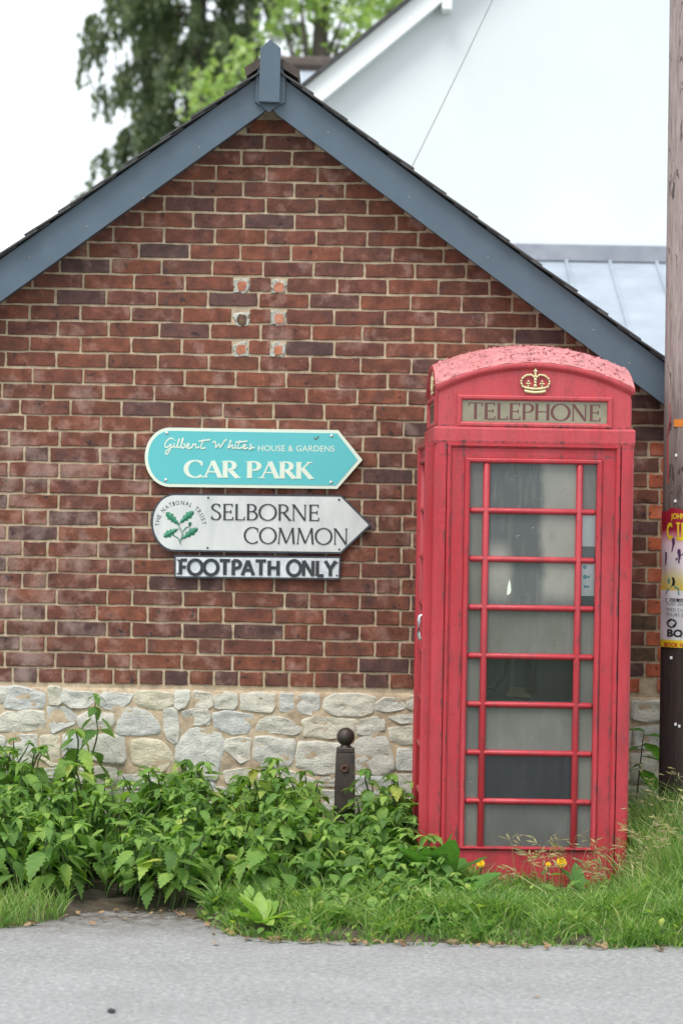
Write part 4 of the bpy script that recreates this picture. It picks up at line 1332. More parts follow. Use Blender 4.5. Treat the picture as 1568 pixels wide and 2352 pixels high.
# fascia ring, head, roof
fs = MB()
def sq(hw, z): return [Vector((-hw, -hw, z)), Vector((hw, -hw, z)), Vector((hw, hw, z)), Vector((-hw, hw, z))]
fs.loops([sq(.440, 2.070), sq(.452, 2.076), sq(.4540, 2.084), sq(.4550, 2.090), sq(.4550, 2.143), sq(.453, 2.149), sq(.448, 2.153), sq(.43, 2.155)])
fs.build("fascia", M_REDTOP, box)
RA = .975; RS = math.sqrt(RA * RA + .45 * .45)
def dome(x, y): return 2.449 - RA + math.sqrt(max(RS * RS - x * x - y * y, 0))
NG = 28
hv = []
def arch(s_, hw, dz): return dome(s_, .45) + dz
head = MB()
for rot in range(4):
    M_ = Matrix.Rotation(R(90 * rot), 3, 'Z')
    vs, fsx = [], []
    for i in range(NG + 1):
        x = -.434 + .868 * i / NG
        vs += [M_ @ Vector((x, -.434, 2.150)), M_ @ Vector((x, -.434, arch(x, .434, -.028)))]
    head.add(vs, [(2 * i, 2 * i + 2, 2 * i + 3, 2 * i + 1) for i in range(NG)])
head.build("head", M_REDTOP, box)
rf = MB(); E = .449
vs, fsx = [], []
for j in range(NG + 1):
    for i in range(NG + 1):
        x, y = -E + 2 * E * i / NG, -E + 2 * E * j / NG
        bump_ = .0016 * math.sin(x * 61 + y * 13) * math.sin(y * 47)
        vs.append(Vector((x, y, dome(x, y) + bump_ + (.0))))
for j in range(NG):
    for i in range(NG): fsx.append((j * (NG + 1) + i, j * (NG + 1) + i + 1, (j + 1) * (NG + 1) + i + 1, (j + 1) * (NG + 1) + i))
rf.add(vs, fsx)
per = [(i, 0) for i in range(NG)] + [(NG, j) for j in range(NG)] + [(i, NG) for i in range(NG, 0, -1)] + [(0, j) for j in range(NG, 0, -1)]
def perl(sc, dz):
    out = []
    for i, j in per:
        x, y = -E + 2 * E * i / NG, -E + 2 * E * j / NG
        out.append(Vector((x * sc, y * sc, dome(x, y) + dz)))
    return out
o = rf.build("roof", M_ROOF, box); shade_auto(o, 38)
cn = MB().loops([perl(1.0, -.0015), perl(1.006, -.006), perl(1.006, -.020), perl(.998, -.025), perl(.975, -.032), perl(.955, -.042)])
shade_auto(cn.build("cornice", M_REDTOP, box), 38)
# curled paint flakes standing up on the dome
fl = MB(); random.seed(11)
for _ in range(800):
    x, y = random.uniform(-.44, .44), random.uniform(-.44, .3)
    if random.random() > .35 + .6 * math.exp(-((x - .05) / .33) ** 2): continue
    s_ = random.uniform(.003, .009); an = random.uniform(0, 2 * PI); lf = random.uniform(.1, .9)
    ux, uy = math.cos(an) * s_, math.sin(an) * s_
    z0 = dome(x, y)
    a = Vector((x - uy * .8, y + ux * .8, dome(x - uy * .8, y + ux * .8) + .0015)); b_ = Vector((x + uy, y - ux, dome(x + uy, y - ux) + .0015))
    c_ = Vector((x + ux * 1.3, y + uy * 1.3, z0 + s_ * lf + .002)); d_ = Vector((x + ux * .9 - uy * .6, y + uy * .9 + ux * .6, z0 + s_ * lf * .7 + .002))
    fl.add([a, b_, c_, d_], [(0, 1, 2, 3)])
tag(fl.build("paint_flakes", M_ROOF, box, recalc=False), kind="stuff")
# opal TELEPHONE signs
ZS = 2.2255
def rz(hw, hh, nn): return [Vector((-hw, -nn, ZS - hh)), Vector((hw, -nn, ZS - hh)), Vector((hw, -nn, ZS + hh)), Vector((-hw, -nn, ZS + hh))]
for rot in range(4):
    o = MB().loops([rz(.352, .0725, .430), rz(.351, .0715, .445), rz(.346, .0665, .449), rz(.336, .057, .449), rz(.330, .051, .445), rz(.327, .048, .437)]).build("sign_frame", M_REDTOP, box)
    o.rotation_euler = (0, 0, R(90 * rot))
    gl = MB().box((0, -.4345, ZS), (.654, .004, .096)).build("sign_glass", M_OPAL, o)
    mt = MB()
    put_text(mt, "TELEPHONE", (-.302, 0), (.300, 0), .074, 0, .0, T=.135, t=.06, serif=.075,
             proj=lambda x, y, Y, : Vector((x, -.4368 + (Y if Y < 0 else .0), ZS - .037 - y)))
    mt.build("lettering", M_MAROON, o)
    # dark gap below the frame
    # crown above
    cr = MB()
    def cp(x, z, n_=.442): return Vector((x * .0675, -n_, 2.308 + z * .106))
    cr.tube([cp(-.72, .12), cp(-.4, .07), cp(0, .05), cp(.4, .07), cp(.72, .12)], .0065, 8)
    cr.tube([cp(-.78, .27), cp(-.4, .22), cp(0, .20), cp(.4, .22), cp(.78, .27)], .0055, 8)
    for s_ in (-1, 1):
        pts = [cp(s_ * .84, .30), cp(s_ * .97, .48), cp(s_ * .86, .66), cp(s_ * .60, .78), cp(s_ * .28, .80), cp(s_ * .08, .70)]
        cr.tube(pts, .0048, 8)
        for k in range(9):
            t_ = k / 8 * (len(pts) - 1); i0 = min(int(t_), len(pts) - 2); q = pts[i0].lerp(pts[i0 + 1], t_ - i0)
            cr.lathe([(.0001, -.0058), (.0045, -.003), (.0058, 0), (.0045, .003), (.0001, .0058)], c=(q.x, q.y - .003, q.z), seg=6)
        for dx, dz, r_ in ((.46, .32, .005), (.36, .42, .005), (.56, .42, .005), (.46, .52, .0055), (.46, .42, .004)):
            q = cp(s_ * dx, dz); cr.lathe([(.0001, -r_), (r_ * .8, -r_ * .5), (r_, 0), (r_ * .8, r_ * .5), (.0001, r_)], c=tuple(q), seg=6)
    for dz, r_ in ((.34, .0085), (.48, .0075), (.60, .0085), (.74, .0085), (.84, .0065)):
        q = cp(0, dz); cr.lathe([(.0001, -r_), (r_ * .8, -r_ * .6), (r_, 0), (r_ * .8, r_ * .6), (.0001, r_)], c=tuple(q), seg=8)
    cr.box(tuple(cp(0, .95)), (.0085, .007, .024), .002); cr.box(tuple(cp(0, .96)), (.019, .0065, .009), .002)
    o2 = cr.build("crown", M_GOLD, box, smooth=True)
    o2.rotation_euler = (0, 0, R(90 * rot))
# ceiling and floor inside, backboard
MB().box((0, 0, 2.06), (.86, .86, .012)).build("ceiling", M_OFFWHITE, box)
MB().box((0, 0, .088), (.86, .86, .014)).build("floor", M_CONCRETE, box)
MB().box((.02, .36, 1.10), (.62, .03, 1.72), .004).build("backboard", M_DARK, box)
# things kept inside the box
def in_box(x, y, z): 
    c_, s_ = math.cos(R(1)), math.sin(R(1))
    return (BX + x * c_ - y * s_, BYC + x * s_ + y * c_, BZ + z)
ph = thing("payphone", "black payphone on the dark backboard inside the telephone box", "telephone", in_box(.06, .28, .95), R(1))
MB().box((.09, -.06, .06), (.24, .15, .36), .02).build("case", M_PHONEBLACK, ph)
m = MB(); m.tube([(-.0, -.16, .26), (.012, -.19, .20), (.0, -.19, .05), (-.005, -.16, -.02)], [.03, .018, .018, .032], 8); m.build("handset", M_PHONEBLACK, ph, smooth=True)
m = MB(); m.tube([(-.31, -.1, .10), (-.26, -.14, -.0), (-.18, -.14, -.02), (-.13, -.14, .06), (-.11, -.14, .2)], .006, 6); m.build("cord", M_PHONEBLACK, ph, smooth=True)
MB().box((-.085, .02, .0), (.022, .02, .62), .003).build("conduit", M_GREYPANEL, ph)
MB().box((0, -.07, -.075), (.52, .17, .02), .004).build("shelf", M_GREYPANEL, ph)
pp = MB().add([(-.06, -.04, 0), (.06, -.05, 0), (.05, .03, .002), (-.05, .04, .001)], [(0, 1, 2, 3)]).build("paper_sheet", M_YPAPER)
pp.location = in_box(.0, .14, .925); pp.rotation_euler = (R(30), 0, R(-14))
tag(pp, "yellowed sheet of paper lying on the shelf inside the telephone box", "paper")
def notice(loc, w_, h_, label, dots, foot):
    t_ = thing("notice", label, "notice", loc, R(1))
    MB().box((0, 0, 0), (w_, .002, h_)).build("sheet", M_PAPER, t_)
    if foot: MB().box((0, -.0016, -h_ / 2 + foot / 2), (w_ + .001, .0012, foot)).build("foot_band", M_NAVYINK, t_)
    for dx, dz, r_ in dots:
        M_ = Matrix.Translation((dx, -.0018, dz)) @ Matrix.Rotation(R(90), 4, 'X')
        mm = MB().lathe([(r_, 0), (.0001, .0004)], seg=10, M=M_); mm.build("dot", M_TEALINK, t_)
    return t_
notice(in_box(.252, -.4205, (1.776 + 1.557) / 2), .075, .20, "white notice with dark foot behind the right narrow pane, upper of two", [], .055)
notice(in_box(.252, -.4205, (1.557 + 1.338) / 2), .075, .20, "white notice with teal dots behind the right narrow pane, lower of two",
       [(-.012, .080, .009), (-.010, .036, .010), (.006, .036, .006), (-.008, -.008, .007), (.004, -.008, .006)], .05)
nt_ = notice(in_box(.20, .335, 1.62), .17, .70, "tall cream notice on the right of the backboard inside the telephone box", [], 0)  # this sheet and the next are added, imitating reflections on the upper panes
nt_ = notice(in_box(-.19, .335, 1.46), .14, .34, "smaller cream notice on the left of the backboard inside the telephone box", [], 0)

# ================================================================== UTILITY POLE
YP = 13.78
sp = FPX / YP
pb = W(1515 + 67.5, 1800, YP)
pole = thing("utility_pole", "weathered timber utility pole, bleached above and dark below", "pole", (pb.x + .001, YP, .1))
lean = -.0068
m = MB(); random.seed(3)
L = []
for k in range(42):
    z = -.2 + 7.2 * k / 41
    r0 = .146 - .0028 * z
    ring = []
    for j in range(28):
        an = 2 * PI * j / 28
        rr_ = r0 * (1 + .012 * math.sin(j * 2.1 + z * .3) + .006 * math.sin(j * 5 + z * .9))
        ring.append(Vector((lean * z + rr_ * math.cos(an), rr_ * math.sin(an), z)))
    L.append(ring)
m.loops(L); m.f.append(tuple(41 * 28 + j for j in range(28)))
shade_auto(m.build("shaft", M_POLE, pole), 60)
def on_pole(px, py, lift=.003):
    """pole-local point whose picture position is (px,py), on the near face"""
    q = W(px, py, YP - .1); x, z = q.x - pole.location.x, q.z - pole.location.z
    r0 = .146 - .0028 * z + lift
    dx = max(-r0 * .99, min(r0 * .99, x - lean * z))
    return Vector((lean * z + dx, -math.sqrt(max(r0 * r0 - dx * dx, 0)), z))
# orange tag, nails, dangling red cord
q = [on_pole(x, y, .005) for x, y in ((1546, 963), (1546, 980), (1572, 981), (1572, 964))]
MB().prism(q, [p_ + Vector((0, .004, 0)) for p_ in q]).build("asset_tag", M_ORANGETAG, pole)
m = MB(); m.tube([on_pole(x, y, .004) for x, y in ((1535, 1130), (1537, 1150), (1533, 1175), (1531, 1200), (1532, 1240), (1530, 1290))], .0025, 6)
m2 = MB(); m2.tube([on_pole(x, y, .004) for x, y in ((1538, 928), (1539, 960), (1535, 990), (1534, 1020), (1534, 1110))], .0022, 6); m2.build("red_cord", M_INKRED, pole)
for x, y in ((1549, 1151), (1551, 1046), (1540, 1511), (1557, 1667), (1549, 1663)):
    q = on_pole(x, y, .002); MB().box(tuple(q), (.012, .006, .014), .002).build("staple", M_PAPER, pole)
# poster wrapped on the pole
ptop, pbot = 1168, 1487
q = W(1540, pbot, YP - .1)
zp0 = q.z
poster = thing("poster", "red and white circus poster wrapped round the utility pole", "poster", (pole.location.x, YP, zp0))
PH = W(1540, ptop, YP - .1).z - zp0
def prad(z): return .146 - .0028 * (zp0 + z - .1) + .004
def pcen(z): return lean * (zp0 + z - .1)
A0, A1 = R(190), R(330)      # angle range round the front (270 faces the road)
def ppt(s_, z, lift=0.0):
    """s_ metres along the paper from its left edge"""
    r0 = prad(z) + lift + .0016 * math.sin(z * 31 + s_ * 20) + .0012 * math.sin(s_ * 70 + z * 11)
    an = A0 + s_ / .15
    flap = max(0, .03 - s_) / .03
    return Vector((pcen(z) + r0 * math.cos(an) - flap * .004, r0 * math.sin(an), z))
SW = (A1 - A0) * .15
vs, fsx = [], []
for j in range(25):
    for i in range(21):
        z = PH * j / 24; s_ = SW * i / 20
        if j == 24: z -= .012 * (1 - i / 20) * (i < 4) + .004 * math.sin(i)
        vs.append(ppt(s_, z))
for j in range(24):
    for i in range(20): fsx.append((j * 21 + i, j * 21 + i + 1, (j + 1) * 21 + i + 1, (j + 1) * 21 + i))
o = MB().add(vs, fsx).build("sheet", M_POSTER, poster, smooth=True, recalc=False)
KZ = PH / (2160 - 185.0)             # metres per enlarged reading on the poster
KX = KZ
def pz(y): return PH - (y - 185) * KZ
def pxs(x):
    # reading x (enlarged) -> distance along the paper; foreshortened near the pole's edge
    xx = (x - 205) * KZ + .002
    r0 = .15
    # angle at which the silhouette offset equals xx
    e0 = r0 * math.cos(A0)
    cosv = max(-1, min(1, (e0 + xx * 1.0 - .0) / r0))
    an = 2 * PI - math.acos(cosv)
    return max(0.0, (an - A0) * .15)
def poster_text(s_, x0, x1, yb, cap, mat, name, lift=.0012, bold=0.0):
    v_, f_, wd = font_mesh(s_, bold)
    mb = MB()
    mb.add([ppt(pxs(x0 + (x1 - x0) * a / wd), pz(yb - cap * b_), lift) for a, b_ in v_], f_)
    return mb.build(name, mat, poster, recalc=False)
poster_text("JOHN", 300, 482, 330, 80, M_INKYELLOW, "lettering", bold=.025)
for ch_, xa__, xb__ in (("C", 245, 318), ("R", 438, 525)):
    poster_text(ch_, xa__, xb__, 615, 235, M_INKYELLOW, "lettering", bold=.04)
def ppatch(x0, x1, y0, y1, mat, name, lift=.0008):
    mb = MB(); vs = []
    for i in range(7):
        for y in (y0, y1): vs.append(ppt(pxs(x0 + (x1 - x0) * i / 6), pz(y), lift))
    mb.add(vs, [(2 * i, 2 * i + 2, 2 * i + 3, 2 * i + 1) for i in range(6)]); return mb.build(name, mat, poster, recalc=False)
ppatch(385, 600, 590, 640, M_INKYELLOW, "ribbon_band")
for a_ in ((384, 408, 380, 615), (368, 424, 380, 402), (368, 424, 593, 615)): ppatch(*a_, M_INKYELLOW, "printed_letter_stroke", .0012 + .0002 * (a_[0] == 384))
ppatch(246, 600, 1462, 1505, M_INKBLACK, "black_band")
poster_text("BACK WITH", 252, 560, 1498, 30, M_PAPER, "lettering", .0018)
poster_text("TUES 20th M", 250, 545, 1560, 50, M_INKGREY, "lettering")
poster_text("WED 21st M", 252, 545, 1645, 50, M_INKGREY, "lettering")
poster_text("THURS 22nd", 246, 560, 1715, 50, M_INKGREY, "lettering")
poster_text("BOR", 265, 570, 2005, 105, M_INKBLACK, "lettering", bold=.04)
poster_text("BOOK NOW", 238, 600, 2150, 62, M_INKRED, "lettering", bold=.03)
mb = MB(); st = []
for k in range(32):
    an = 2 * PI * k / 32; r_ = 76 if k % 2 == 0 else 58
    st.append(ppt(pxs(322 + r_ * math.cos(an)), pz(1818 + r_ * math.sin(an)), .001))
mb.add(st, [tuple(range(32))]).build("price_burst", M_INKBLACK, poster, recalc=False)
poster_text("£9", 292, 345, 1835, 45, M_PAPER, "lettering", .0018)
def pfig(pts, mat):
    mb = MB(); mb.add([ppt(pxs(x), pz(y), .001) for x, y in pts], [tuple(range(len(pts)))]); mb.build("printed_figure", mat, poster, recalc=False)
pfig([(318, 600), (345, 605), (352, 680), (335, 720), (318, 800), (305, 805), (316, 700), (308, 640)], M_INKPURPLE)
pfig([(395, 755), (430, 765), (438, 850), (420, 930), (425, 965), (398, 955), (404, 880), (385, 800)], M_INKPURPLE)
pfig([(510, 770), (510, 840), (440, 890), (370, 925), (365, 900), (450, 830)], M_INKBLACK)
pfig([(238, 800), (256, 810), (258, 900), (246, 990), (236, 985), (238, 880)], M_INKPURPLE)
pfig([(315, 1160), (345, 1165), (360, 1220), (350, 1280), (315, 1285), (325, 1220)], M_INKBLACK)
pfig([(310, 1285), (330, 1285), (280, 1340), (250, 1410), (238, 1410), (262, 1340)], M_INKTEAL)
pfig([(345, 1280), (365, 1285), (415, 1320), (415, 1390), (430, 1410), (395, 1405), (400, 1335), (350, 1310)], M_INKTEAL)
pfig([(268, 1190), (292, 1170), (295, 1240), (280, 1260), (266, 1240)], M_INKTEAL)

# ================================================================== IRON GATEPOST
YG = 13.85
sg = FPX / YG
gp = W(791, 1850, YG)
post = thing("iron_post", "short rusted iron post with a ball top standing in the nettles", "post", (gp.x, YG, .06))
def gzz(y): return W(791, y, YG).z - .06
hw_ = 21.5 / sg
m = MB()
zt = gzz(1725)
m.loops([[Vector((sx * w_, sy * w_, z)) for sx, sy in ((-1, -1), (1, -1), (1, 1), (-1, 1))] for w_, z in
         ((hw_ * 1.12, -.1), (hw_ * 1.10, gzz(1800)), (hw_ * 1.02, gzz(1735)), (hw_ * .98, gzz(1727)))])
m.box((0, 0, gzz(1722)), (hw_ * 1.92, hw_ * 1.92, 11 / sg), .004)
m.build("shaft", M_IRON, post)
zb = gzz(1717); zcn = gzz(1692); rb_ = 21 / sg
prof = [(.032, zb - .002), (.026, zb + .008), (.021, zb + .016), (.0205, zb + .020)]
for k in range(13):
    an = R(-62 + 152 * k / 12)
    prof.append((max(.0001, rb_ * math.cos(an)), zcn + rb_ * math.sin(an)))
MB().lathe(prof, seg=28).build("ball", M_IRON, post, smooth=True)
q = W(791, 1763, YG)
M_ = Matrix.Translation((q.x - gp.x, -hw_ * 1.06, q.z - .06)) @ Matrix.Rotation(R(90), 4, 'X')
MB().lathe([(.0195, -.006), (.0195, .008), (.016, .012), (.0105, .012), (.0095, .004), (.0095, -.004)], seg=16, M=M_).build("socket_ring", M_RUST, post, smooth=True)
MB().lathe([(.010, -.001), (.0001, -.001)], seg=12, M=M_).build("socket_hole", M_PHONEBLACK, post)

# ================================================================== WHITE HOUSE BEHIND
YH = 21.0
def WH(x, y): return W(x, y, YH)
wh = thing("white_house", "large white rendered house gable rising behind the brick building", "house", (WH(1400, 1176).x, YH, 0))
e_top = px_line((706, 194), (944, 0)); e_bot = px_line((757, 233), (1037, 0))
ax_ = 1480.0
apexp = WH(ax_, e_top(ax_)); eaveL = WH(500, e_top(500))
dxh = apexp.x - eaveL.x
eaveR = Vector((apexp.x + dxh, YH, eaveL.z))
wallp = [Vector((eaveL.x + .3, YH, -.05)), Vector((eaveR.x - .3, YH, -.05)), Vector((eaveR.x - .3, YH, eaveR.z)), Vector((apexp.x, YH, apexp.z - .12)), Vector((eaveL.x + .3, YH, eaveL.z))]
MB().prism(rel(wh, wallp), rel(wh, [p_ + Vector((0, 9, 0)) for p_ in wallp])).build("wall", M_WHITEWALL, wh)
YV = YH - .15
for s_ in (0, 1):
    pts = [W(944 + (ax_ - 944), e_top(ax_), YV), W(480, e_top(480), YV), W(480, e_bot(480), YV), W(ax_, e_bot(ax_), YV)]
    if s_: 
        xm = W(ax_, 0, YV).x; pts = [Vector((2 * pts[0].x - p_.x, p_.y, p_.z)) for p_ in pts]
    lo = Vector((0, 0, -.19 * 0))
    # sloping white soffit from the outer edge in to the wall
    top = [pts[0] + Vector((0, 0, -.06)), pts[1] + Vector((0, 0, -.06))]
    fas = [pts[0], pts[1], pts[1] + (pts[2] - pts[1]) * .80, pts[0] + (pts[3] - pts[0]) * .80]
    MB().prism(rel(wh, fas), rel(wh, [p_ + Vector((0, .03, 0)) for p_ in fas])).build("bargeboard", M_WHITEPAINT, wh)
    sf = [fas[3] + Vector((0, .032, 0)), fas[2] + Vector((0, .032, 0)), fas[2] + Vector((0, .148, 0)), fas[3] + Vector((0, .148, 0))]
    sf2 = [p_ + Vector((0, 0, .03)) for p_ in sf]
    MB().prism(rel(wh, sf), rel(wh, sf2)).build("soffit", M_WHITEPAINT, wh)
    t1 = [pts[0] + Vector((0, -.05, .035)), pts[1] + Vector((0, -.05, .035)), pts[1] + Vector((0, 9.5, .035)), pts[0] + Vector((0, 9.5, .035))]
    MB().prism(rel(wh, t1), rel(wh, [p_ - Vector((0, 0, .032)) for p_ in t1])).build("roof", M_SLATE, wh)
q = W(1026, 18, YV)
MB().box(tuple(q - Vector(wh.location) + Vector((0, .12, .03))), (.075, .30, .10), .01).build("purlin_end", M_WHITEPAINT, wh)
# lead-covered lean-to in front
lt = thing("lean_to_roof", "low grey lead covered lean to roof against the white house", "roof", (WH(1400, 1176).x, YH, 0))
YL = 18.2
za = WH(1350, 598).z; zbm = W(1450, 905, YL).z
xl_, xr_ = WH(1100, 600).x, WH(1900, 600).x
f = [Vector((xl_, YH - .002, za)), Vector((xr_, YH - .002, za)), Vector((xr_, YL, zbm)), Vector((xl_, YL, zbm))]
seamx = [WH(x, 600).x for x in (1170, 1298, 1398, 1505, 1610, 1715, 1820)]
edges = [xl_] + seamx + [xr_]
for a, b_ in zip(edges[:-1], edges[1:]):
    q = [Vector((a + .004, YH - .002, za)), Vector((b_ - .004, YH - .002, za)), Vector((b_ - .004, YL, zbm)), Vector((a + .004, YL, zbm))]
    MB().prism(rel(lt, q), rel(lt, [p_ - Vector((0, 0, .03)) for p_ in q])).build("lead_panel", M_LEAD, lt)
for x in seamx:
    MB().tube(rel(lt, [Vector((x, YH - .02, za + .004)), Vector((x, YL, zbm + .004))]), .013, 6).build("seam_roll", M_LEAD, lt)
fl = [WH(1000, 563 - 6.2), WH(1900, 563 + 9), WH(1900, 603 + 9), WH(1000, 603 - 6.2)]
fl = [Vector((xl_, YH, WH(1350, 563).z)), Vector((xr_, YH, WH(1350, 563).z)), Vector((xr_, YH, za - .01)), Vector((xl_, YH, za - .01))]
MB().prism(rel(lt, [p_ + Vector((0, -.03, 0)) for p_ in fl[:2]] + [p_ + Vector((0, -.06, 0)) for p_ in fl[2:]]), rel(lt, [p_ + Vector((0, -.003, 0)) for p_ in fl])).build("flashing", M_LEADD, lt)
wl_ = [Vector((xl_, YL + .05, -.05)), Vector((xr_, YL + .05, -.05)), Vector((xr_, YL + .05, zbm - .035)), Vector((xl_, YL + .05, zbm - .035))]
MB().prism(rel(lt, wl_), rel(lt, [Vector((p_.x, YH - .01, p_.z)) for p_ in wl_])).build("wall", M_WHITEWALL, lt)
# house far behind: brown ridge and pale slate slope
YD = 30.0
fh = thing("slate_roofed_house", "distant house with brown ridge and pale slate roof between finial and white gable", "house", (W(740, 1176, YD).x, YD, 0))
r0_, r1_ = W(672, 131, YD), W(1000, 137, YD)
zr = r0_.z; zrb = W(720, 154, YD).z
ez = zr - 2.6
xa_, xb_ = W(650, 140, YD).x, W(1000, 140, YD).x
for k in range(12):
    z1 = zrb - k * .2; z0 = z1 - .2; y1 = YD - .02 - k * .19; y0 = y1 - .19
    q = [Vector((xa_, y0, z0)), Vector((xb_, y0, z0)), Vector((xb_, y1, z1)), Vector((xa_, y1, z1))]
    MB().prism(rel(fh, q), rel(fh, [p_ - Vector((0, 0, .05)) for p_ in q])).build("slate_course", M_LEAD, fh)
MB().tube(rel(fh, [Vector((xa_ - .03, YD, zr - .09)), Vector((xb_, YD, zr - .09))]), .10, 8).build("ridge", M_RIDGE, fh)
q = [Vector((xa_, YD - 2.0, -.05)), Vector((xb_, YD - 2.0, -.05)), Vector((xb_, YD - 2.0, zrb - 2.35)), Vector((xa_, YD - 2.0, zrb - 2.35))]
MB().prism(rel(fh, q), rel(fh, [Vector((p_.x, YD + 2.0, p_.z)) for p_ in q])).build("wall", M_CREAM, fh)
q = [Vector((xa_, YD, zr - .1)), Vector((xb_, YD, zr - .1)), Vector((xb_, YD + 2.3, zr - 2.6)), Vector((xa_, YD + 2.3, zr - 2.6))]
MB().prism(rel(fh, q), rel(fh, [p_ - Vector((0, 0, .05)) for p_ in q])).build("back_slope", M_SLATE, fh)
# telephone wire from the pole down behind the brick roof
wp = [Vector((pole.location.x - .05, YP, 6.55)), W(930, 415, 17.0)]
pts = [wp[0].lerp(wp[1], k / 14) + Vector((0, 0, -.10 * math.sin(PI * k / 14))) for k in range(15)]
pts[-1] = W(930, 415, 17.0)
w1 = MB().tube(pts, .0032, 5).build("overhead_wire", M_WIRE)
tag(w1, "thin grey overhead wire crossing the white gable from pole to brick roof", "wire")

# ================================================================== TREES
def leaf_cloud(centers, dirs, sizes, asp):
    """one four-cornered leaf per centre, vectorised"""
    n_ = len(centers)
    d = dirs / np.linalg.norm(dirs, axis=1)[:, None]
    r_ = rng.normal(size=(n_, 3)); s_ = np.cross(d, r_); s_ /= np.linalg.norm(s_, axis=1)[:, None]
    L = sizes[:, None]
    v0 = centers - d * L * .5; v2 = centers + d * L * .5
    v1 = centers + s_ * L * asp * .5; v3 = centers - s_ * L * asp * .5
    vs = np.stack([v0, v1, v2, v3], 1).reshape(-1, 3)
    fs = np.arange(n_ * 4).reshape(-1, 4)
    return vs, fs
def np_mesh(name, vs, fs, mat, parent=None):
    me = bpy.data.meshes.new(name)
    vs = np.asarray(vs, dtype=np.float32); 
    fl_ = [np.asarray(f_) for f_ in (fs if isinstance(fs, list) else [fs])]
    nl = sum(f_.size for f_ in fl_); npoly = sum(len(f_) for f_ in fl_)
    me.vertices.add(len(vs)); me.vertices.foreach_set("co", vs.ravel())
    me.loops.add(nl); me.polygons.add(npoly)
    me.loops.foreach_set("vertex_index", np.concatenate([f_.ravel() for f_ in fl_]).astype(np.int32))
    tot = np.concatenate([np.full(len(f_), f_.shape[1]) for f_ in fl_]).astype(np.int32)
    st_ = np.concatenate([[0], np.cumsum(tot)[:-1]]).astype(np.int32)
    me.polygons.foreach_set("loop_start", st_); me.polygons.foreach_set("loop_total", tot)
    me.update(calc_edges=True); me.validate()
    me.materials.append(mat)
    return link(name, me, parent)

YT = 40.0
ct = thing("conifer_tree", "tall dark conifer with drooping sprays beyond the left roof slope", "tree", (W(430, 1176, YT).x, YT, -.06))
tk = MB(); tk.tube([(0, 0, -.2), (.03, 0, 3), (-.02, .05, 6), (.04, 0, 9), (0, 0, 12.8)], [.32, .27, .2, .12, .03], 10)
C, D = [], []
limbs = MB()
for k in range(215):
    z = random.uniform(3.2, 12.4)
    az = random.uniform(0, 2 * PI)
    ln = (1.62 if z < 9.5 else 1.62 * (12.8 - z) / 3.3) * random.uniform(.55, 1.05) * (1.0 if math.cos(az) < 0 else .95)
    p0 = Vector((0, 0, z)); pts = []
    dz = random.uniform(.05, .35)
    for j in range(6):
        t_ = j / 5
        pts.append(p0 + Vector((math.cos(az) * ln * t_, math.sin(az) * ln * t_, dz * t_ * 1.6 - .75 * t_ * t_ * ln * .6)))
    limbs.tube(pts, [.03, .024, .018, .013, .009, .004], 4, cap=False)
    for _ in range(29):
        t_ = random.uniform(.25, 1.0) ** .8; i0 = min(int(t_ * 5), 4)
        q = pts[i0].lerp(pts[i0 + 1], t_ * 5 - i0)
        hl = random.uniform(.18, .62)
        sw = Vector((random.uniform(-.12, .12), random.uniform(-.12, .12), 0))
        for s_ in range(int(hl / .035)):
            f_ = s_ * .035
            C.append(q + sw * (f_ / hl) + Vector((random.gauss(0, .026), random.gauss(0, .026), -f_)))
            D.append((random.gauss(0, .45), random.gauss(0, .45), -1.0))
C = np.array([tuple(c_) for c_ in C]); D = np.array(D)
vs, fs_ = leaf_cloud(C, D, rng.uniform(.07, .14, len(C)), .55)
np_mesh("crown", vs, fs_, M_CONIFER, ct)
tk.build("trunk", M_BARK, ct, smooth=True)
limbs.build("limbs", M_BARK, ct, recalc=False)

YA = 36.0
at_ = thing("broadleaf_tree", "light green broadleaf tree behind the roof apex, between conifer and white gable", "tree", (W(700, 1176, YA).x, YA, -.06))
tk = MB(); tk.tube([(0, 0, -.2), (.1, 0, 2.5), (0, .05, 5), (.1, 0, 8), (0, 0, 10.5)], [.26, .22, .17, .1, .03], 10)
limbs = MB(); C, D, SZ = [], [], []
oa = Vector(at_.location)
clumps = []
for px_, py_, r_ in ((470, 200, .32), (520, 215, .26), (455, 240, .22), (540, 160, .3), (570, 115, .24), (612, 70, .22), (632, 10, .28), (590, 160, .22),
                     (690, 20, .26), (740, 30, .28), (700, 90, .22), (730, 110, .2), (800, 30, .36), (850, 60, .34), (830, 110, .26), (780, 105, .18), (890, 20, .34), (870, 0, .3), (810, -20, .4), (690, -20, .3), (760, -40, .35),
                     (920, -10, .3), (770, 70, .16), (845, 140, .25), (505, 255, .2)):
    clumps.append((W(px_, py_, YA + random.uniform(-.8, .8)) - oa, r_))
for _ in range(60):
    an = random.uniform(0, 2 * PI); rr_ = random.uniform(.5, 2.4)
    clumps.append((Vector((rr_ * math.cos(an), rr_ * math.sin(an) * .8 + .5, random.uniform(9.3, 11.6))), random.uniform(.25, .45)))
for _ in range(40):
    an = random.uniform(0, 2 * PI); rr_ = random.uniform(.6, 2.3)
    clumps.append((Vector((rr_ * math.cos(an), rr_ * math.sin(an) * .8, random.uniform(3.4, 5.2))), random.uniform(.25, .45)))
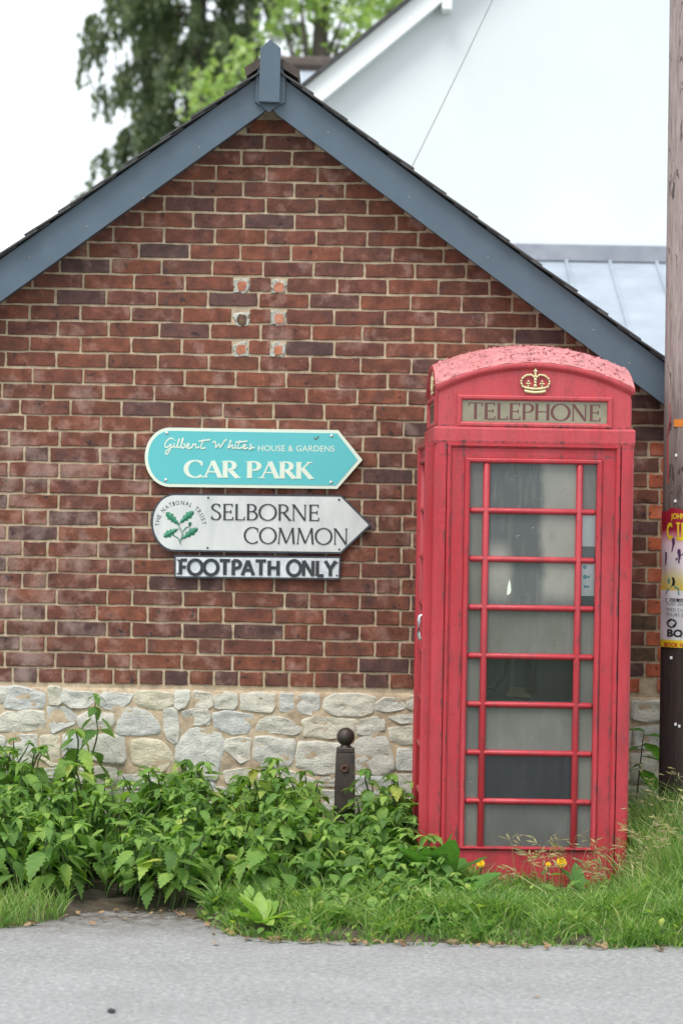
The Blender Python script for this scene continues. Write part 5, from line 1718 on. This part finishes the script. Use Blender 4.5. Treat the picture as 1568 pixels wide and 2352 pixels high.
for c_, r_ in clumps:
    base = Vector((0, 0, max(2.2, c_.z - 1.2)))
    limbs.tube([base, base.lerp(c_, .5) + Vector((0, 0, -.1)), c_], [.05, .03, .01], 5, cap=False)
    for _ in range(int(72 * (r_ / .3) ** 2)):
        v_ = Vector((random.gauss(0, 1), random.gauss(0, 1), random.gauss(0, .8))); v_ = v_ * (r_ * .55)
        C.append(c_ + v_); D.append((random.gauss(0, 1), random.gauss(0, 1), random.gauss(-.4, .6))); SZ.append(random.uniform(.09, .18))
C = np.array([tuple(c_) for c_ in C])
vs, fs_ = leaf_cloud(C, np.array(D), np.array(SZ), .55)
np_mesh("crown", vs, fs_, M_ASH, at_)
tk.build("trunk", M_BARK, at_, smooth=True)
limbs.build("limbs", M_BARK, at_, recalc=False)

# ================================================================== NETTLES
random.seed(31)
def leaf_shape(teeth=7, width=.30, droop=.35, fold=.10, heart=True):
    """serrated leaf along +Y, length 1; verts, quads/tris"""
    vs, fs = [], []
    mids, Ls, Rs = [], [], []
    n_ = teeth * 2
    for k in range(n_ + 1):
        t_ = k / n_
        w_ = width * (math.sin(PI * min(1, (t_ ** .62))) ** .95 if 0 < t_ < 1 else 0)
        if heart and t_ < .12: w_ = width * (.35 + t_ * 3.2)
        if t_ >= 1: w_ = .004
        tooth = (1.20 if k % 2 else .86)
        sh = -.035 if k % 2 else 0
        z = -droop * t_ * t_
        mids.append((0, t_, z)); 
        Ls.append((-w_ * tooth, t_ + (.03 if k % 2 else -.01), z + fold * w_ / width * .6 - .25 * w_)); Rs.append((w_ * tooth, t_ + (.03 if k % 2 else -.01), z + fold * w_ / width * .6 - .25 * w_))
    vs = mids + Ls + Rs; m_ = n_ + 1
    for k in range(n_):
        fs.append((k, k + 1, m_ + k + 1, m_ + k)); fs.append((k + 1, k, 2 * m_ + k, 2 * m_ + k + 1))
    return np.array(vs), fs
LEAVES = [leaf_shape(7, .28, d, f) for d, f in ((.30, .13), (.5, .11), (.75, .10), (.18, .16))]
def leaf_mat(base, az, el, L, roll=0.0):
    """matrix: leaf pointing outward at azimuth az, elevation el"""
    return Matrix.Translation(base) @ Matrix.Rotation(az, 4, 'Z') @ Matrix.Rotation(el, 4, 'X') @ Matrix.Rotation(roll, 4, 'Y') @ Matrix.Diagonal((L, L, L, 1))
def nettle(h, rnd, lean_, leafL):
    """-> stem points, [(matrix, variant)]"""
    n_ = max(5, int(h / .052))
    stem = []
    for k in range(n_ + 1):
        t_ = k / n_
        stem.append(Vector((lean_[0] * t_ * t_ * h + .012 * math.sin(k * 1.3), lean_[1] * t_ * t_ * h, h * t_)))
    lv = []
    a0 = rnd.uniform(0, PI)
    for k in range(2, n_ + 1):
        t_ = k / n_
        az = a0 + (k % 2) * PI / 2 + rnd.uniform(-.3, .3)
        sz = leafL * (.62 + .5 * math.sin(PI * min(1, t_ * .78 + .1))) * (1.0 if t_ < .84 else (1.25 - t_) * 2.3)
        el = R(rnd.uniform(-42, 6)) if t_ < .9 else R(rnd.uniform(-35, 20))
        for s_ in (0, PI):
            d = Matrix.Rotation(az + s_, 3, 'Z') @ Vector((0, 1, 0))
            pet = .28 * sz
            lv.append((leaf_mat(stem[k] + d * pet + Vector((0, 0, pet * .2)), az + s_ + rnd.uniform(-.2, .2), el + rnd.uniform(-.15, .15), sz * rnd.uniform(.85, 1.1), rnd.uniform(-.25, .25)), rnd.randrange(4), stem[k]))
    # top rosette
    for j in range(4):
        lv.append((leaf_mat(stem[-1], a0 + j * PI / 2 + .4, R(rnd.uniform(-30, 25)), leafL * rnd.uniform(.42, .6), 0), rnd.randrange(1, 4), stem[-1]))
    return stem, lv
def bed_top(x):      # height the bed reaches (reading y) along the picture
    return np.interp(x, [-200, 60, 140, 220, 300, 400, 430, 520, 600, 680, 740, 790, 860, 940], [1705, 1712, 1745, 1770, 1775, 1760, 1745, 1760, 1765, 1765, 1790, 1805, 1785, 1790])
AV, AF3 = [], []
acc_v, acc_q, off = [], [], 0
stems = MB()
def add_plant(x, Y, h, lean_, leafL, rnd):
    global off
    z0 = float(gz(x, Y))
    st, lv = nettle(h, rnd, lean_, leafL)
    stems.tube([p_ + Vector((x, Y, z0)) for p_ in st], [.004] * (len(st) - 1) + [.0015], 4, cap=False)
    T_ = Matrix.Translation((x, Y, z0))
    for M_, k, _ in lv:
        v_, f_ = LEAVES[k]
        Mx = np.array(T_ @ M_)
        acc_v.append(v_ @ Mx[:3, :3].T + Mx[:3, 3])
        acc_q.append(np.array(f_) + off); off += len(v_)
rnd = random.Random(77)
cnt = 0
xw0, xw1 = -2.6, .40
for _ in range(640):
    x = rnd.uniform(xw0, xw1)
    e = float(edge_y(x))
    yfront = max(e + .05, 12.42 if x < -.55 else 12.5 + .1 * math.sin(x * 9))
    Y = yfront + (13.98 - yfront) * rnd.random() ** .85
    if x > .33 and Y > 12.95: x = .33 - rnd.random() * .2
    if abs(x - gp.x) < .07 and Y < YG + .05 and Y > YG - .4: continue
    px_ = 784 + x * FPX / Y
    ztop = HC - (float(bed_top(px_)) - 1176) * Y / FPX - .02
    frac = (Y - yfront) / (13.98 - yfront)
    h = ztop * (.50 + .50 * min(1, frac * 1.25)) * rnd.uniform(.70, 1.08) - float(gz(x, Y))
    h = max(h, .16)
    add_plant(x, Y, h, (rnd.uniform(-.25, .25), rnd.uniform(-.45, .1)), rnd.uniform(.068, .126), rnd)
for _ in range(70):                  # low nettles and weeds creeping round the left foot of the box
    x, Y = rnd.uniform(-.1, .62), rnd.uniform(12.1, 12.9)
    if x > .34 and Y > 12.88: continue
    lim_ = np.interp(x, [-.1, .3, .5, .62], [.20, .25, .20, .09]) * np.interp(Y, [12.1, 12.5, 12.9], [.45, .8, 1.0])
    add_plant(x, Y, lim_ * rnd.uniform(.6, 1.1), (rnd.uniform(-.3, .3), rnd.uniform(-.5, 0)), rnd.uniform(.06, .10), rnd)
o = np_mesh("nettle_bed", np.concatenate(acc_v), [np.concatenate(acc_q)], M_NETTLE)
o.data.polygons.foreach_set("use_smooth", [True] * len(o.data.polygons))
tag(o, "dense bed of stinging nettles along the foot of the limestone base", "nettles", kind="stuff")
so = stems.build("nettle_stems", M_STEM, recalc=False); tag(so, "thin green stems of the nettle bed below the wall", "nettles", kind="stuff")

# nettles that stand out of the bed, each a plant with its own leaves
LM = {}
def leaf_obj_mesh(k, mat):
    if (k, mat.name) not in LM:
        v_, f_ = LEAVES[k]
        me = bpy.data.meshes.new("leaf"); me.from_pydata([tuple(p_) for p_ in v_], [], f_)
        me.materials.append(mat); me.polygons.foreach_set("use_smooth", [True] * len(f_)); me.update()
        LM[(k, mat.name)] = me
    return LM[(k, mat.name)]
SOLO = [((222, 1600), 13.95, .115, (.03, .0), M_NETTLEO, "tallest nettle, a single stem rising in front of the limestone", 9),
        ((175, 1672), 13.8, .14, (-.06, -.1), M_NETTLEO, "tall bushy nettle left of the tallest stem, before the limestone", 4),
        ((430, 1745), 13.7, .13, (.05, -.1), M_NETTLEO, "nettle with a drooping tip below the middle limestones", 5),
        ((345, 1760), 13.5, .13, (.0, -.15), M_NETTLEO, "pale topped nettle right of the tallest stem", 6),
        ((585, 1765), 13.4, .15, (-.03, -.12), M_YNETTLE, "yellowing nettle with broad lime leaves, left of the iron post", 7),
        ((630, 1740), 13.75, .12, (.04, -.05), M_NETTLEO, "upright nettle tip standing right of the yellowing one", 8),
        ((700, 1770), 13.8, .11, (.06, -.02), M_NETTLEO, "nettle close on the left of the iron post", 10),
        ((838, 1765), 13.6, .12, (-.03, -.1), M_NETTLEO, "nettle close on the right of the iron post", 11),
        ((900, 1775), 13.55, .13, (.02, -.1), M_NETTLEO, "nettle against the left side of the telephone box", 12),
        ((60, 1750), 13.5, .13, (-.05, -.15), M_NETTLEO, "nettle at the far left below the first limestone", 13)]
for (px_, py_), Y, lL, ln, mt, lab, sd in SOLO:
    p_ = W(px_, py_, Y); z0 = float(gz(p_.x, Y)); h = p_.z - z0
    rn = random.Random(sd)
    st, lv = nettle(h, rn, ln, lL)
    t_ = thing("nettle_plant", lab, "nettle", (p_.x - st[-1].x, Y, z0), 0, "nettles standing out of the bed")
    MB().tube(st, [.0045] * (len(st) - 1) + [.002], 5, cap=False).build("stem", M_STEM, t_, recalc=False)
    for M_, k, s_ in lv[-22:]:
        lo = link("leaf", leaf_obj_mesh(k, mt), t_)
        lo.matrix_local = M_

# ================================================================== GRASS
def blades(xy, h, w_, bend, mat, name, lean_dir=None):
    n_ = len(xy)
    z0 = gz(xy[:, 0], xy[:, 1])
    an = rng.uniform(0, 2 * PI, n_)
    dx, dy = np.cos(an), np.sin(an)
    if lean_dir is not None: dx = dx * .7 + lean_dir[0]; dy = dy * .7 + lean_dir[1]
    sa = rng.uniform(0, 2 * PI, n_); sxv, syv = np.cos(sa), np.sin(sa) * .4
    V = []
    for t_, ww in ((0, 1.0), (.4, .9), (.75, .6)):
        cx_ = xy[:, 0] + dx * bend * h * t_ ** 2; cy_ = xy[:, 1] + dy * bend * h * t_ ** 2
        cz_ = z0 + h * (t_ - .22 * bend * t_ ** 3) - .01
        V.append(np.stack([cx_ - sxv * w_ * ww / 2, cy_ - syv * w_ * ww / 2, cz_], 1)); V.append(np.stack([cx_ + sxv * w_ * ww / 2, cy_ + syv * w_ * ww / 2, cz_], 1))
    V.append(np.stack([xy[:, 0] + dx * bend * h, xy[:, 1] + dy * bend * h, z0 + h * (1 - .30 * bend)], 1))
    vs = np.stack(V, 1).reshape(-1, 3)
    b0 = np.arange(n_)[:, None] * 7
    quads = np.concatenate([b0 + np.array([[0, 1, 3, 2]]), b0 + np.array([[2, 3, 5, 4]])]); tris = b0 + np.array([[4, 5, 6]])
    return np_mesh(name, vs, [quads, tris], mat)
def scatter(n_, fn):
    out = []
    while len(out) < n_:
        x, Y, pr_ = fn()
        if random.random() < pr_: out.append((x, Y))
    return np.array(out)
random.seed(41)
def in_box_plan(x, Y): return abs(x - BX) < .475 and abs(Y - BYC) < .475
TUFT = [(random.uniform(-.55, 2.3), random.uniform(11.7, 13.2), random.uniform(.05, .16), random.uniform(.5, 1.6)) for _ in range(230)]
TX = np.array(TUFT)
def verge_pt():
    if random.random() < .55:
        t_ = random.choice(TUFT)
        x, Y = t_[0] + random.gauss(0, t_[2] * .5), t_[1] + random.gauss(0, t_[2] * .4)
    else: x = random.uniform(-.55, 2.3); Y = random.uniform(11.6, 13.2)
    e = float(edge_y(x)) + .03 * math.sin(x * 31) + .02 * math.sin(x * 77)
    if Y < e + .0 or in_box_plan(x, Y): return x, Y, 0
    if x < .38 and Y > 12.55: return x, Y, .12
    return x, Y, .5 + .5 * math.sin(x * 13 + Y * 7) * math.sin(Y * 19 - x * 5)
xy = scatter(30000, verge_pt)
dd = ((xy[:, None, 0] - TX[None, :, 0]) ** 2 + (xy[:, None, 1] - TX[None, :, 1]) ** 2) / TX[None, :, 2] ** 2
tf = np.max(np.exp(-dd) * TX[None, :, 3], axis=1)
hh = rng.uniform(.03, .085, len(xy)) * (1 + .75 * tf) * (1 + .35 * np.clip((xy[:, 1] - 12.1) / .8, 0, 1)) * (1 - .56 * np.exp(-((xy[:, 0] - .95) / .38) ** 2) * np.clip((xy[:, 1] - 12.2) / .3, 0, 1))
hh *= np.clip(.45 + (xy[:, 1] - edge_y(xy[:, 0])) / .45, .45, 1.15)
g1 = blades(xy, hh, rng.uniform(.003, .0095, len(xy)), rng.uniform(.25, 1.5, len(xy)), M_GRASS, "verge_grass")
tag(g1, "green verge grass between the road and the telephone box", "grass", kind="stuff")
# long arching single blades over the sward
xy = scatter(900, verge_pt)
xy = xy[(xy[:, 1] > edge_y(xy[:, 0]) + .08) & ((xy[:, 1] < 12.45) | (xy[:, 0] > 1.3) | (xy[:, 0] < .5))]
g4 = blades(xy, rng.uniform(.10, .24, len(xy)), rng.uniform(.004, .008, len(xy)), rng.uniform(.5, 1.4, len(xy)), M_TALLGRASS, "long_grass")
tag(g4, "long pale arching blades over the verge grass", "grass", kind="stuff")
# clover, plantain and other small weeds in the sward
wv, wf, wo = [], [], 0
for _ in range(5200):
    x, Y, p_ = verge_pt()
    if x > .75 and random.random() < .6: continue
    if p_ < .3 or Y < float(edge_y(x)) + .02: continue
    L_ = random.uniform(.018, .055) * (1.7 if random.random() < .12 else 1); z0 = float(gz(x, Y)) + random.uniform(.02, .09) * min(1, .4 + (Y - float(edge_y(x))) * 2)
    M_ = leaf_mat(Vector((x, Y, z0)), random.uniform(0, 2 * PI), R(random.uniform(-30, 50)), L_, random.uniform(-.4, .4))
    v_ = np.array([(0, 0, 0), (.22, .3, .03), (.26, .6, .03), (0, 1, -.1), (-.26, .6, .03), (-.22, .3, .03), (0, .5, -.03)])
    Mx = np.array(M_); wv.append(v_ @ Mx[:3, :3].T + Mx[:3, 3])
    wf.append(np.array([(0, 1, 6), (1, 2, 6), (2, 3, 6), (3, 4, 6), (4, 5, 6), (5, 0, 6)]) + wo); wo += 7
g5 = np_mesh("verge_weeds", np.concatenate(wv), [np.concatenate(wf)], M_NETTLE)
tag(g5, "small broad leaved weeds mixed into the verge grass", "weeds", kind="stuff")
def left_pt():
    x = random.uniform(-2.4, -1.15); Y = random.uniform(11.85, 12.6); e = float(edge_y(x))
    return x, Y, (0 if Y < e else math.exp(-((Y - e) / .28)) * (1 if x < -1.3 else .5))
xy = scatter(4200, left_pt)
g2 = blades(xy, rng.uniform(.05, .16, len(xy)), rng.uniform(.003, .006, len(xy)), rng.uniform(.2, .9, len(xy)), M_GRASS, "grass_tufts")
tag(g2, "bright grass tufts at the road edge in front of the nettles on the left", "grass", kind="stuff")
def tall_pt():
    x = random.uniform(1.28, 2.5); Y = random.uniform(12.3, 14.0)
    if in_box_plan(x, Y) or (abs(x - pole.location.x) < .15 and abs(Y - YP) < .15): return x, Y, 0
    return x, Y, .5 + .5 * math.sin(x * 17 + Y * 11) ** 2
xy = scatter(9000, tall_pt)
hh = rng.uniform(.12, .34, len(xy)) * np.clip(.75 + (xy[:, 1] - 12.6) * .35, .6, 1.15)
g3 = blades(xy, hh, rng.uniform(.003, .006, len(xy)), rng.uniform(.3, 1.1, len(xy)), M_TALLGRASS, "tall_grass")
tag(g3, "tall pale grass between the telephone box and the utility pole", "grass", kind="stuff")
# thin flowering stems with drooping seed heads in front of the box
sm = MB(); random.seed(8)
for _ in range(110):
    if random.random() < .62: x, Y = random.uniform(.75, 1.4), random.uniform(12.55, 12.97)
    else: x, Y = random.uniform(1.35, 2.0), random.uniform(12.5, 13.6)
    z0 = float(gz(x, Y)); h = random.uniform(.16, .36) * (1.0 if x < 1.3 else 1.35)
    dx, dy = random.uniform(-.35, .35), random.uniform(-.3, .1)
    P = [Vector((x + dx * h * t_ * t_, Y + dy * h * t_ * t_, z0 + h * (t_ - .18 * t_ ** 3))) for t_ in (0, .35, .7, 1)]
    sm.tube(P, [.0013, .0012, .001, .0007], 3, cap=False)
    for k in range(random.randint(4, 8)):
        t_ = random.uniform(.72, 1.0); q = P[2].lerp(P[3], (t_ - .7) / .3)
        ang = random.uniform(0, 2 * PI); L_ = random.uniform(.02, .055)
        tip = q + Vector((math.cos(ang) * L_ + dx * .05, math.sin(ang) * L_ * .6, random.uniform(-.012, .03)))
        sd = Vector((.0028, 0, .0028)); mid = q.lerp(tip, .6)
        sm.add([q, mid - sd, tip, mid + sd], [(0, 1, 2, 3)])
o = sm.build("seeding_grass", M_DRYGRASS, recalc=False)
tag(o, "thin dry seeding grass stems in front of the telephone box foot", "grass", kind="stuff")
# dead leaves swept to the edge of the road
random.seed(19); DL = MB()
for _ in range(190):
    x = random.uniform(-1.95, 1.9); e = float(edge_y(x))
    Y = e + random.gauss(-.015, .03) if random.random() < .7 or x > -.45 else e + random.uniform(-.45, .02)
    s_ = random.uniform(.010, .028); an = random.uniform(0, 2 * PI)
    M_ = Matrix.Translation((x, Y, .012)) @ Euler((random.uniform(-.5, .5), random.uniform(-.5, .5), an)).to_matrix().to_4x4()
    DL.add([M_ @ Vector(v_) for v_ in ((-s_, 0, .003), (-.3 * s_, s_ * .5, 0), (.5 * s_, s_ * .42, .004), (s_, 0, 0), (.4 * s_, -s_ * .5, .002), (-.4 * s_, -s_ * .45, .005))], [(0, 1, 2, 3, 4, 5)])
o = DL.build("fallen_leaves", M_DEADLEAF, recalc=False)
tag(o, "brown fallen leaves swept along the edge of the road", "leaves", kind="stuff")
# loose grit in the bare tarmac bay
GR = MB()
for _ in range(260):
    x = random.uniform(-1.3, -.35); Y = random.uniform(11.75, 12.5); s_ = random.uniform(.002, .006)
    c_ = Vector((x, Y, .002 + float(gz(x, Y)) * .9)); 
    GR.add([c_ + Vector(v_) * s_ for v_ in ((1, 0, 0), (-.4, .8, 0), (-.6, -.7, 0), (0, 0, 1.0))], [(0, 1, 3), (1, 2, 3), (2, 0, 3)])
o = GR.build("gravel", M_CONCRETE, recalc=False); tag(o, "loose grit on the bare tarmac before the nettles", "gravel", kind="stuff")

# ================================================================== SINGLE PLANTS
def broad_leaf_mesh(name, mat, wid, ruf, droop):
    vs, fs = [], []; n_ = 9
    for k in range(n_ + 1):
        t_ = k / n_; w_ = wid * math.sin(PI * min(.985, .08 + t_ * .91)) ** .75
        z = -droop * t_ * t_
        for s_, zz in ((-1, .10), (-.5, .02), (0, -.02), (.5, .02), (1, .10)):
            vs.append((s_ * w_, t_, z + zz * w_ * 1.4 + ruf * math.sin(k * 1.9 + s_ * 2) * abs(s_)))
    for k in range(n_):
        for j in range(4): fs.append((k * 5 + j, k * 5 + j + 1, (k + 1) * 5 + j + 1, (k + 1) * 5 + j))
    me = bpy.data.meshes.new(name); me.from_pydata(vs, [], fs); me.materials.append(mat)
    me.polygons.foreach_set("use_smooth", [True] * len(fs)); me.update()
    return me
DKM = [broad_leaf_mesh("leaf", M_DOCK, w_, r_, d_) for w_, r_, d_ in ((.24, .015, .25), (.30, .02, .45), (.21, .012, .15), (.33, .02, .6))]
DKP = [broad_leaf_mesh("leaf", M_PALEDOCK, w_, r_, d_) for w_, r_, d_ in ((.24, .015, .25), (.30, .02, .45), (.21, .012, .15), (.33, .02, .6))]
def dock(px_, py_, Y, nl, L0, L1, label, sd, elr=(5, 75), DKM=DKM):
    p_ = W(px_, py_, Y); rn = random.Random(sd)
    z0 = float(gz(p_.x, Y))
    t_ = thing("dock_plant", label, "plant", (p_.x, Y, z0), 0, "broad leaved docks in the verge")
    for k in range(nl):
        az = 2 * PI * k / nl + rn.uniform(-.4, .4)
        lo = link("leaf", DKM[rn.randrange(4)], t_)
        lo.matrix_local = leaf_mat(Vector((0, 0, .02)), az, R(rn.uniform(*elr)), rn.uniform(L0, L1), rn.uniform(-.3, .3))
    return t_
dock(1000, 2050, 12.72, 11, .17, .28, "broad leaved dock with upright leaves at the left foot of the telephone box", 1, (42, 88))
dock(1045, 2085, 12.45, 9, .14, .24, "broad leaved dock in the grass before the left corner of the telephone box", 2)
dock(1020, 2135, 12.0, 9, .10, .17, "low dock rosette by the road below the telephone box", 3, (0, 45))
dock(600, 2120, 11.9, 11, .10, .17, "pale dock rosette at the road edge left of the iron post", 4, (15, 70), DKP)
dock(1330, 2040, 12.8, 6, .10, .16, "small dock at the right foot of the telephone box", 5)
dock(1500, 1860, 13.3, 8, .12, .2, "broad leaved weed in the tall grass before the utility pole", 6, (20, 70))
# leafy shoot between box and pole
HEARTM = [broad_leaf_mesh("leaf", M_DOCK, w_, .02, d_) for w_, d_ in ((.33, .3), (.30, .5))]
p_ = W(1462, 1800, 13.95); z0 = float(gz(p_.x, 13.95))
sh = thing("leafy_shoot", "dark stemmed leafy shoot between the telephone box and the utility pole", "plant", (p_.x - .02, 13.95, z0))
stp = [Vector((0, 0, 0)), Vector((.015, -.02, .18)), Vector((.03, -.03, .36)), Vector((.045, -.03, .52))]
MB().tube(stp, [.005, .0045, .004, .002], 6).build("stem", M_IRON, sh, smooth=True)
rn = random.Random(4)
for k, (z, az, el, L_) in enumerate(((.50, -80, 5, .13), (.46, -60, -15, .14), (.40, -95, -5, .15), (.36, 60, -10, .13), (.33, -50, -30, .13), (.28, -100, -25, .14), (.22, -70, -50, .12), (.18, 90, -30, .12), (.14, -90, -40, .13), (.52, 70, 20, .10), (.45, 100, -10, .12))):
    lo = link("leaf", HEARTM[k % 2], sh)
    lo.matrix_local = leaf_mat(Vector((.02 + z * .05, -.03, z)), R(az), R(el), L_, rn.uniform(-.3, .3))
# dandelions
def dandelion(px_, py_, Y, r_, label, tilt, sd):
    p_ = W(px_, py_, Y); z0 = float(gz(p_.x, Y)); rn = random.Random(sd)
    t_ = thing("dandelion", label, "flower", (p_.x, Y, z0), 0, "dandelions in front of the telephone box")
    h = p_.z - z0
    MB().tube([(.0, .02, 0), (.004, .012, h * .5), (0, .006, h - .006)], .0022, 5).build("stem", M_STEM, t_, recalc=False)
    fm = MB()
    Mx = Matrix.Translation((0, 0, h)) @ Matrix.Rotation(tilt, 4, 'X')
    for ring_, (cnt_, rr_, up_) in enumerate(((22, 1.0, .18), (18, .78, .42), (12, .5, .62))):
        for k in range(cnt_):
            an = 2 * PI * k / cnt_ + ring_ * .2 + rn.uniform(-.06, .06); L_ = r_ * rr_ * rn.uniform(.9, 1.08); wv = r_ * .12
            d = Vector((math.cos(an), math.sin(an), 0)); s_ = Vector((-d.y, d.x, 0)); zt_ = Vector((0, 0, r_ * up_))
            fm.add([Mx @ q_ for q_ in (d * r_ * .08, d * L_ * .7 + s_ * wv + zt_ * .7, d * L_ + s_ * wv * .6 + zt_, d * L_ - s_ * wv * .6 + zt_, d * L_ * .7 - s_ * wv + zt_ * .7)], [(0, 1, 2, 3, 4)])
    fm.build("flower_head", M_YELLOW, t_, recalc=False)
    MB().lathe([(.0022, -.014), (.005, -.008), (.0048, -.001)], c=(0, 0, h), seg=8).build("calyx", M_STEM, t_, smooth=True)
dandelion(1103, 1984, 12.85, .0185, "yellow dandelion standing alone before the left of the telephone box", R(62), 1)
dandelion(1288, 1981, 12.8, .0235, "largest yellow dandelion, right of the pair before the telephone box", R(62), 2)
dandelion(1258, 1986, 12.83, .0125, "small half open dandelion, left of the pair before the telephone box", R(55), 3)
# loose lump and leaf lying on the road
p_ = W(257, 2327, FPX * HC / (2327 - 1176 + 9)); 
m = MB(); rn = random.Random(6); pts = []
m.lathe([(.0001, 0), (.013, .001), (.016, .006), (.011, .012), (.0001, .014)], seg=8)
m.v = [(x * rn.uniform(.8, 1.25), y * rn.uniform(.7, 1.1), z * rn.uniform(.8, 1.2)) for x, y, z in m.v]
o = m.build("stone_chip", M_TAR); o.location = (p_.x, p_.y, .001); tag(o, "small black stone lying on the road at the lower left", "stone")
p_ = W(1228, 2292, FPX * HC / (2292 - 1176 - 8))
o = MB().add([(-.022, 0, .004), (-.006, .010, .002), (.012, .008, .006), (.022, 0, .002), (.008, -.009, .003), (-.010, -.008, .006)], [(0, 1, 2, 3, 4, 5)]).build("dry_leaf", M_DEADLEAF, recalc=False)
o.location = (p_.x, p_.y, .003); o.rotation_euler = (0, 0, .3); tag(o, "single dry brown leaf lying alone on the road", "leaf")
